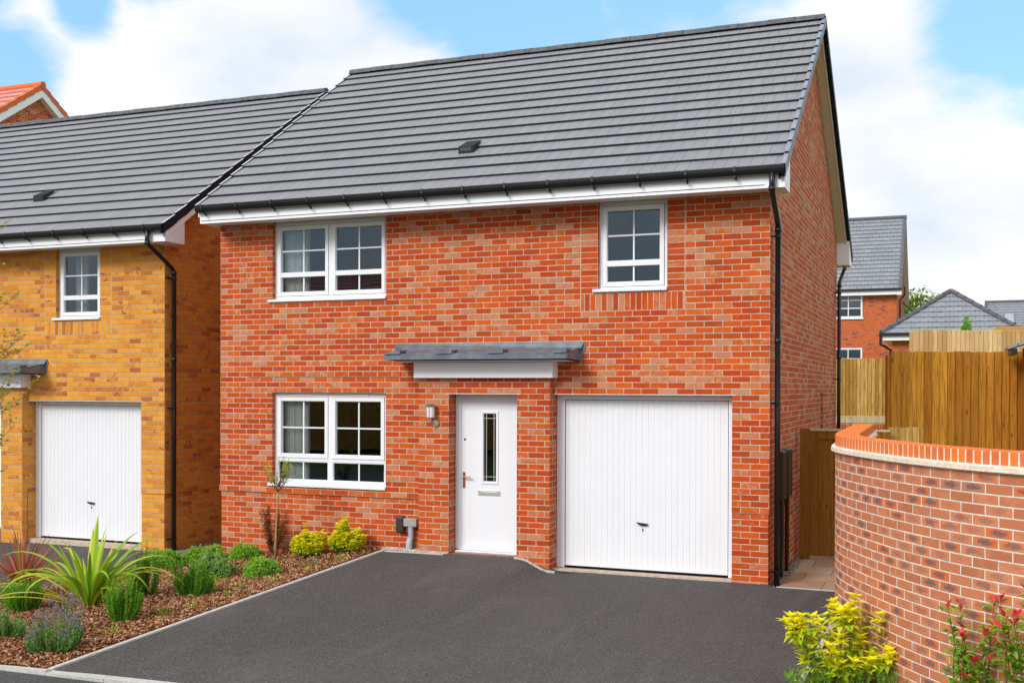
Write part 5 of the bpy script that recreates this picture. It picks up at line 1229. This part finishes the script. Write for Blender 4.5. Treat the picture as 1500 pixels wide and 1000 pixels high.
for tip in (Vector((.46, -.05, 1.22)), Vector((.30, -.02, 1.16)), Vector((.25, 0, .98))):
    q = top-Vector((0, 0, .03)); br.tube([q, q.lerp(tip, .5)-Vector((0, 0, .02)), tip], [.004, .003, .0015], 'bark', 4, False)
    for k in range(14):
        p = q.lerp(tip, r.uniform(.7, 1.05)); az = r.uniform(0, 6.28); leafblade(lf, p, (math.cos(az), math.sin(az), r.uniform(.1, 1)), .028, .014, (0, 0, 1), 'lf_lime', .2)
br.build('branches', F); lf.build('crown', F)
# street tree just outside the left edge with branches reaching in
r = random.Random(81); bx, by = -5.62, -7.18; zt0 = -.24
F = empty('street_tree', (bx, by, zt0), 'bare spring tree whose budding twigs reach in at the left edge', 'tree')
st = MB(); st.tube([(0, 0, -.1), (.01, 0, .9), (.0, .02, 2.0), (.03, .02, 3.2), (.05, 0, 4.4)], [.045, .04, .032, .02, .008], 'bark', 10); st.build('trunk', F, smooth=True)
br = MB(); lf = MB()
def twig(p, d, ln, rad, lvl):
    p = Vector(p); d = Vector(d).normalized(); pts_ = [p]; n = 6
    for i in range(n):
        d = (d+Vector((r.uniform(-.16, .16), r.uniform(-.16, .16), r.uniform(-.04, .14)))).normalized(); pts_.append(pts_[-1]+d*ln/n)
    br.tube(pts_, [rad*(1-.8*i/n) for i in range(n+1)], 'bark_tan', 5, False)
    if lvl < 2:
        for k in range(4 if lvl == 0 else 2):
            q = pts_[r.randint(2, n-1)]; dd = (d+Vector((r.uniform(-.7, .7), r.uniform(-.7, .7), r.uniform(-.1, .6)))).normalized(); twig(q, dd, ln*r.uniform(.35, .6), rad*.5, lvl+1)
    for q in pts_[2:]:
        for k in range(2):
            if r.random() < .75:
                o_ = q+Vector((r.uniform(-.012, .012), r.uniform(-.012, .012), r.uniform(-.005, .015)))
                for j in range(3): az = r.uniform(0, 6.28); leafblade(lf, o_, (math.cos(az), math.sin(az), r.uniform(0, 1.3)), r.uniform(.024, .040), .020, (0, 0, 1), 'lf_bud', .2)
rgt = Vector((cs, sn, 0))
for (z, ln, uz_, lat) in [(3.0, .8, .15, 1), (2.85, .72, .3, 1), (2.25, .76, .2, 1), (1.9, .85, .6, 1), (2.95, .85, .55, 1), (2.55, .70, .1, .9), (2.15, .78, .55, 1), (1.80, .78, .15, 1), (1.62, .80, .45, .9), (1.95, .74, -.12, 1), (2.7, .6, .35, .7), (3.2, .6, .5, .7), (2.35, .68, -.25, 1.0)]:
    twig((.0, 0, z), rgt*lat+Vector((0, 0, uz_))+fw*r.uniform(-.25, .25), ln*1.12, .010, 0)
for i in range(14): a = r.uniform(1.6, 4.4); twig((0, 0, r.uniform(1.5, 4.0)), (math.cos(a), math.sin(a), .7), .8, .010, 1)
br.build('branches', F); lf.build('buds', F)
# small weeds in the bark
wd_ = [(-5.62, -1.22, .13, 'lf_hebe_pale', 'small pale green weed near the kerb by the golden shrub'), (-5.72, -2.62, .10, 'lf_lime', 'lime weed tuft beside the kerb in the middle of the bed'), (-5.55, -2.95, .08, 'lf_bright', 'low green weed patch against the kerb'), (-5.80, -4.62, .13, 'lf_lime', 'weed tuft in front of the upright bright bush'), (-6.62, -1.15, .10, 'lf_bright', 'bright grass tuft behind the round mound'), (-5.62, -3.5, .10, 'lf_lime', 'tiny lime weed by the kerb nearer the street'), (-5.48, -2.25, .10, 'lf_lime', 'yellow green weed touching the kerb beyond the middle'), (-6.2, -2.35, .16, 'lf_lime', 'thin stalky weed between the pale mound and round mound'), (-5.75, -3.9, .12, 'lf_bright', 'two stemmed weed right of the upright bright bush'), (-5.32, -.9, .10, 'lf_lime', 'small weed at the kerb under the golden shrubs'), (-5.95, -2.75, .06, 'lf_bright', 'flat green weed at the foot of the dark feathery bush'), (-5.42, -1.6, .06, 'lf_lime', 'tiny kerbside weed opposite the round mound')]
for i, (x, y, h, mk, lab) in enumerate(wd_): sprigs('weed', pt(x, y), h*1.0, h*.9, h, 13, mk, lab, ls=.022, seed=90+i, dens=10, lean=1.1, cat='weed', group='small weeds in the bark bed', wr=.4)
# bark chips
def chips(name, test, n, seed, label, zf):
    r = random.Random(seed); mb = MB(); k = 0; vs = []; fs = []
    while k < n:
        q = test(r)
        if q is None: continue
        x, y = q; s_ = r.uniform(.006, .020); w_ = s_*r.uniform(.25, .6); t = r.uniform(.001, .004); a = r.uniform(0, 6.28); tl = r.uniform(-.7, .7)
        ax = Vector((math.cos(a)*math.cos(tl), math.sin(a)*math.cos(tl), math.sin(tl)))*s_; ay = Vector((-math.sin(a), math.cos(a), r.uniform(-.5, .5))).normalized()*w_; az = ax.cross(ay).normalized()*t
        c_ = Vector((x, y, zf(x, y)+.012+r.uniform(-.006, .016))); i0 = len(vs)
        vs += [c_-ax-ay-az, c_+ax-ay*.6-az, c_+ax*.8+ay-az, c_-ax+ay*.7-az, c_-ax-ay+az, c_+ax-ay*.6+az, c_+ax*.8+ay+az, c_-ax+ay*.7+az]
        fs += [(i0+4, i0+5, i0+6, i0+7), (i0, i0+1, i0+5, i0+4), (i0+1, i0+2, i0+6, i0+5), (i0+2, i0+3, i0+7, i0+6), (i0+3, i0, i0+4, i0+7)]; k += 1
    mb.shared(vs, fs, 'chips'); return tag(mb.build(name), label, 'bark chippings', kind='stuff')
def t1(r):
    y = r.uniform(-5.76, -.02); x = r.uniform(-8.58, -5.05)
    if x > dl(y)-.07: return None
    if r.random() > .35+.65*S((-y)/2.5) : return None
    return x, y
chips('bark_chippings', t1, 30000, 101, 'loose brown bark chippings covering the planting bed', zb)
def t2(r):
    y = r.uniform(-4.6, -1.7); xa = dr(y)+.06; xb = wallx(y)
    if y < -4.2: xa = .95
    return (r.uniform(xa, xb), y) if xb > xa else None
chips('bark_chippings', t2, 3500, 102, 'brown bark chippings at the foot of the curved wall', lambda x, y: zg(.9, y)+.045)

# background vegetation
def bg_tree(name, c, h, rx, cz, ncl, mk, label, seed, ls=.30, trunk=.12, cat='tree', per=34):
    r = random.Random(seed); F = empty(name, c, label, cat); st = MB(); lf = MB()
    st.tube([(0, 0, -.2), (.05, 0, h*.35), (-.05, .05, h*.7), (0, 0, h*.93)], [trunk, trunk*.75, trunk*.45, trunk*.15], 'bark', 8)
    for i in range(ncl):
        a = r.uniform(0, 6.28); u = r.uniform(-1, 1); rr = (1-u*u)**.5*r.uniform(.45, 1); q = Vector((math.cos(a)*rx*rr, math.sin(a)*rx*rr, cz+u*(h-cz))); st.tube([Vector((0, 0, cz*.8+(q.z-cz*.8)*.3)), q], [trunk*.25, .01], 'bark', 4, False)
        for k in range(per):
            p = q+Vector((r.gauss(0, 1), r.gauss(0, 1), r.gauss(0, .8)))*rx*.17; d = Vector((r.uniform(-1, 1), r.uniform(-1, 1), r.uniform(-.6, 1)))
            leafblade(lf, p, d, ls*r.uniform(.6, 1.2), ls*.55, (r.uniform(-1, 1), 0, 1), mk, .1)
    st.build('trunk', F); lf.build('crown', F); return F
bg_tree('background_tree', (.5, 50, 2.2), 5.0, 1.7, 3.6, 70, 'lf_tree', 'spring green tree in the gap beyond the distant red brick house', 111)
bg_tree('background_tree', (7.3, 40, 1.9), 3.6, 1.2, 2.2, 30, 'lf_lime', 'yellow green treetop at the right edge before the skylight roof', 112, per=20)
sprigs('conifer', (2.36, 16.9, 2.2), .52, .5, 1.72, 420, 'lf_bright', 'small bright conifer standing up above the pale fence', ls=.11, seed=117, dens=70, cat='conifer', wr=.25)
sprigs('conifer', (5.6, 30, 3.0), .5, .4, 1.75, 90, 'lf_green', 'darker conifer tip below the distant skylight', ls=.10, seed=114, dens=50, cat='conifer', wr=.25)
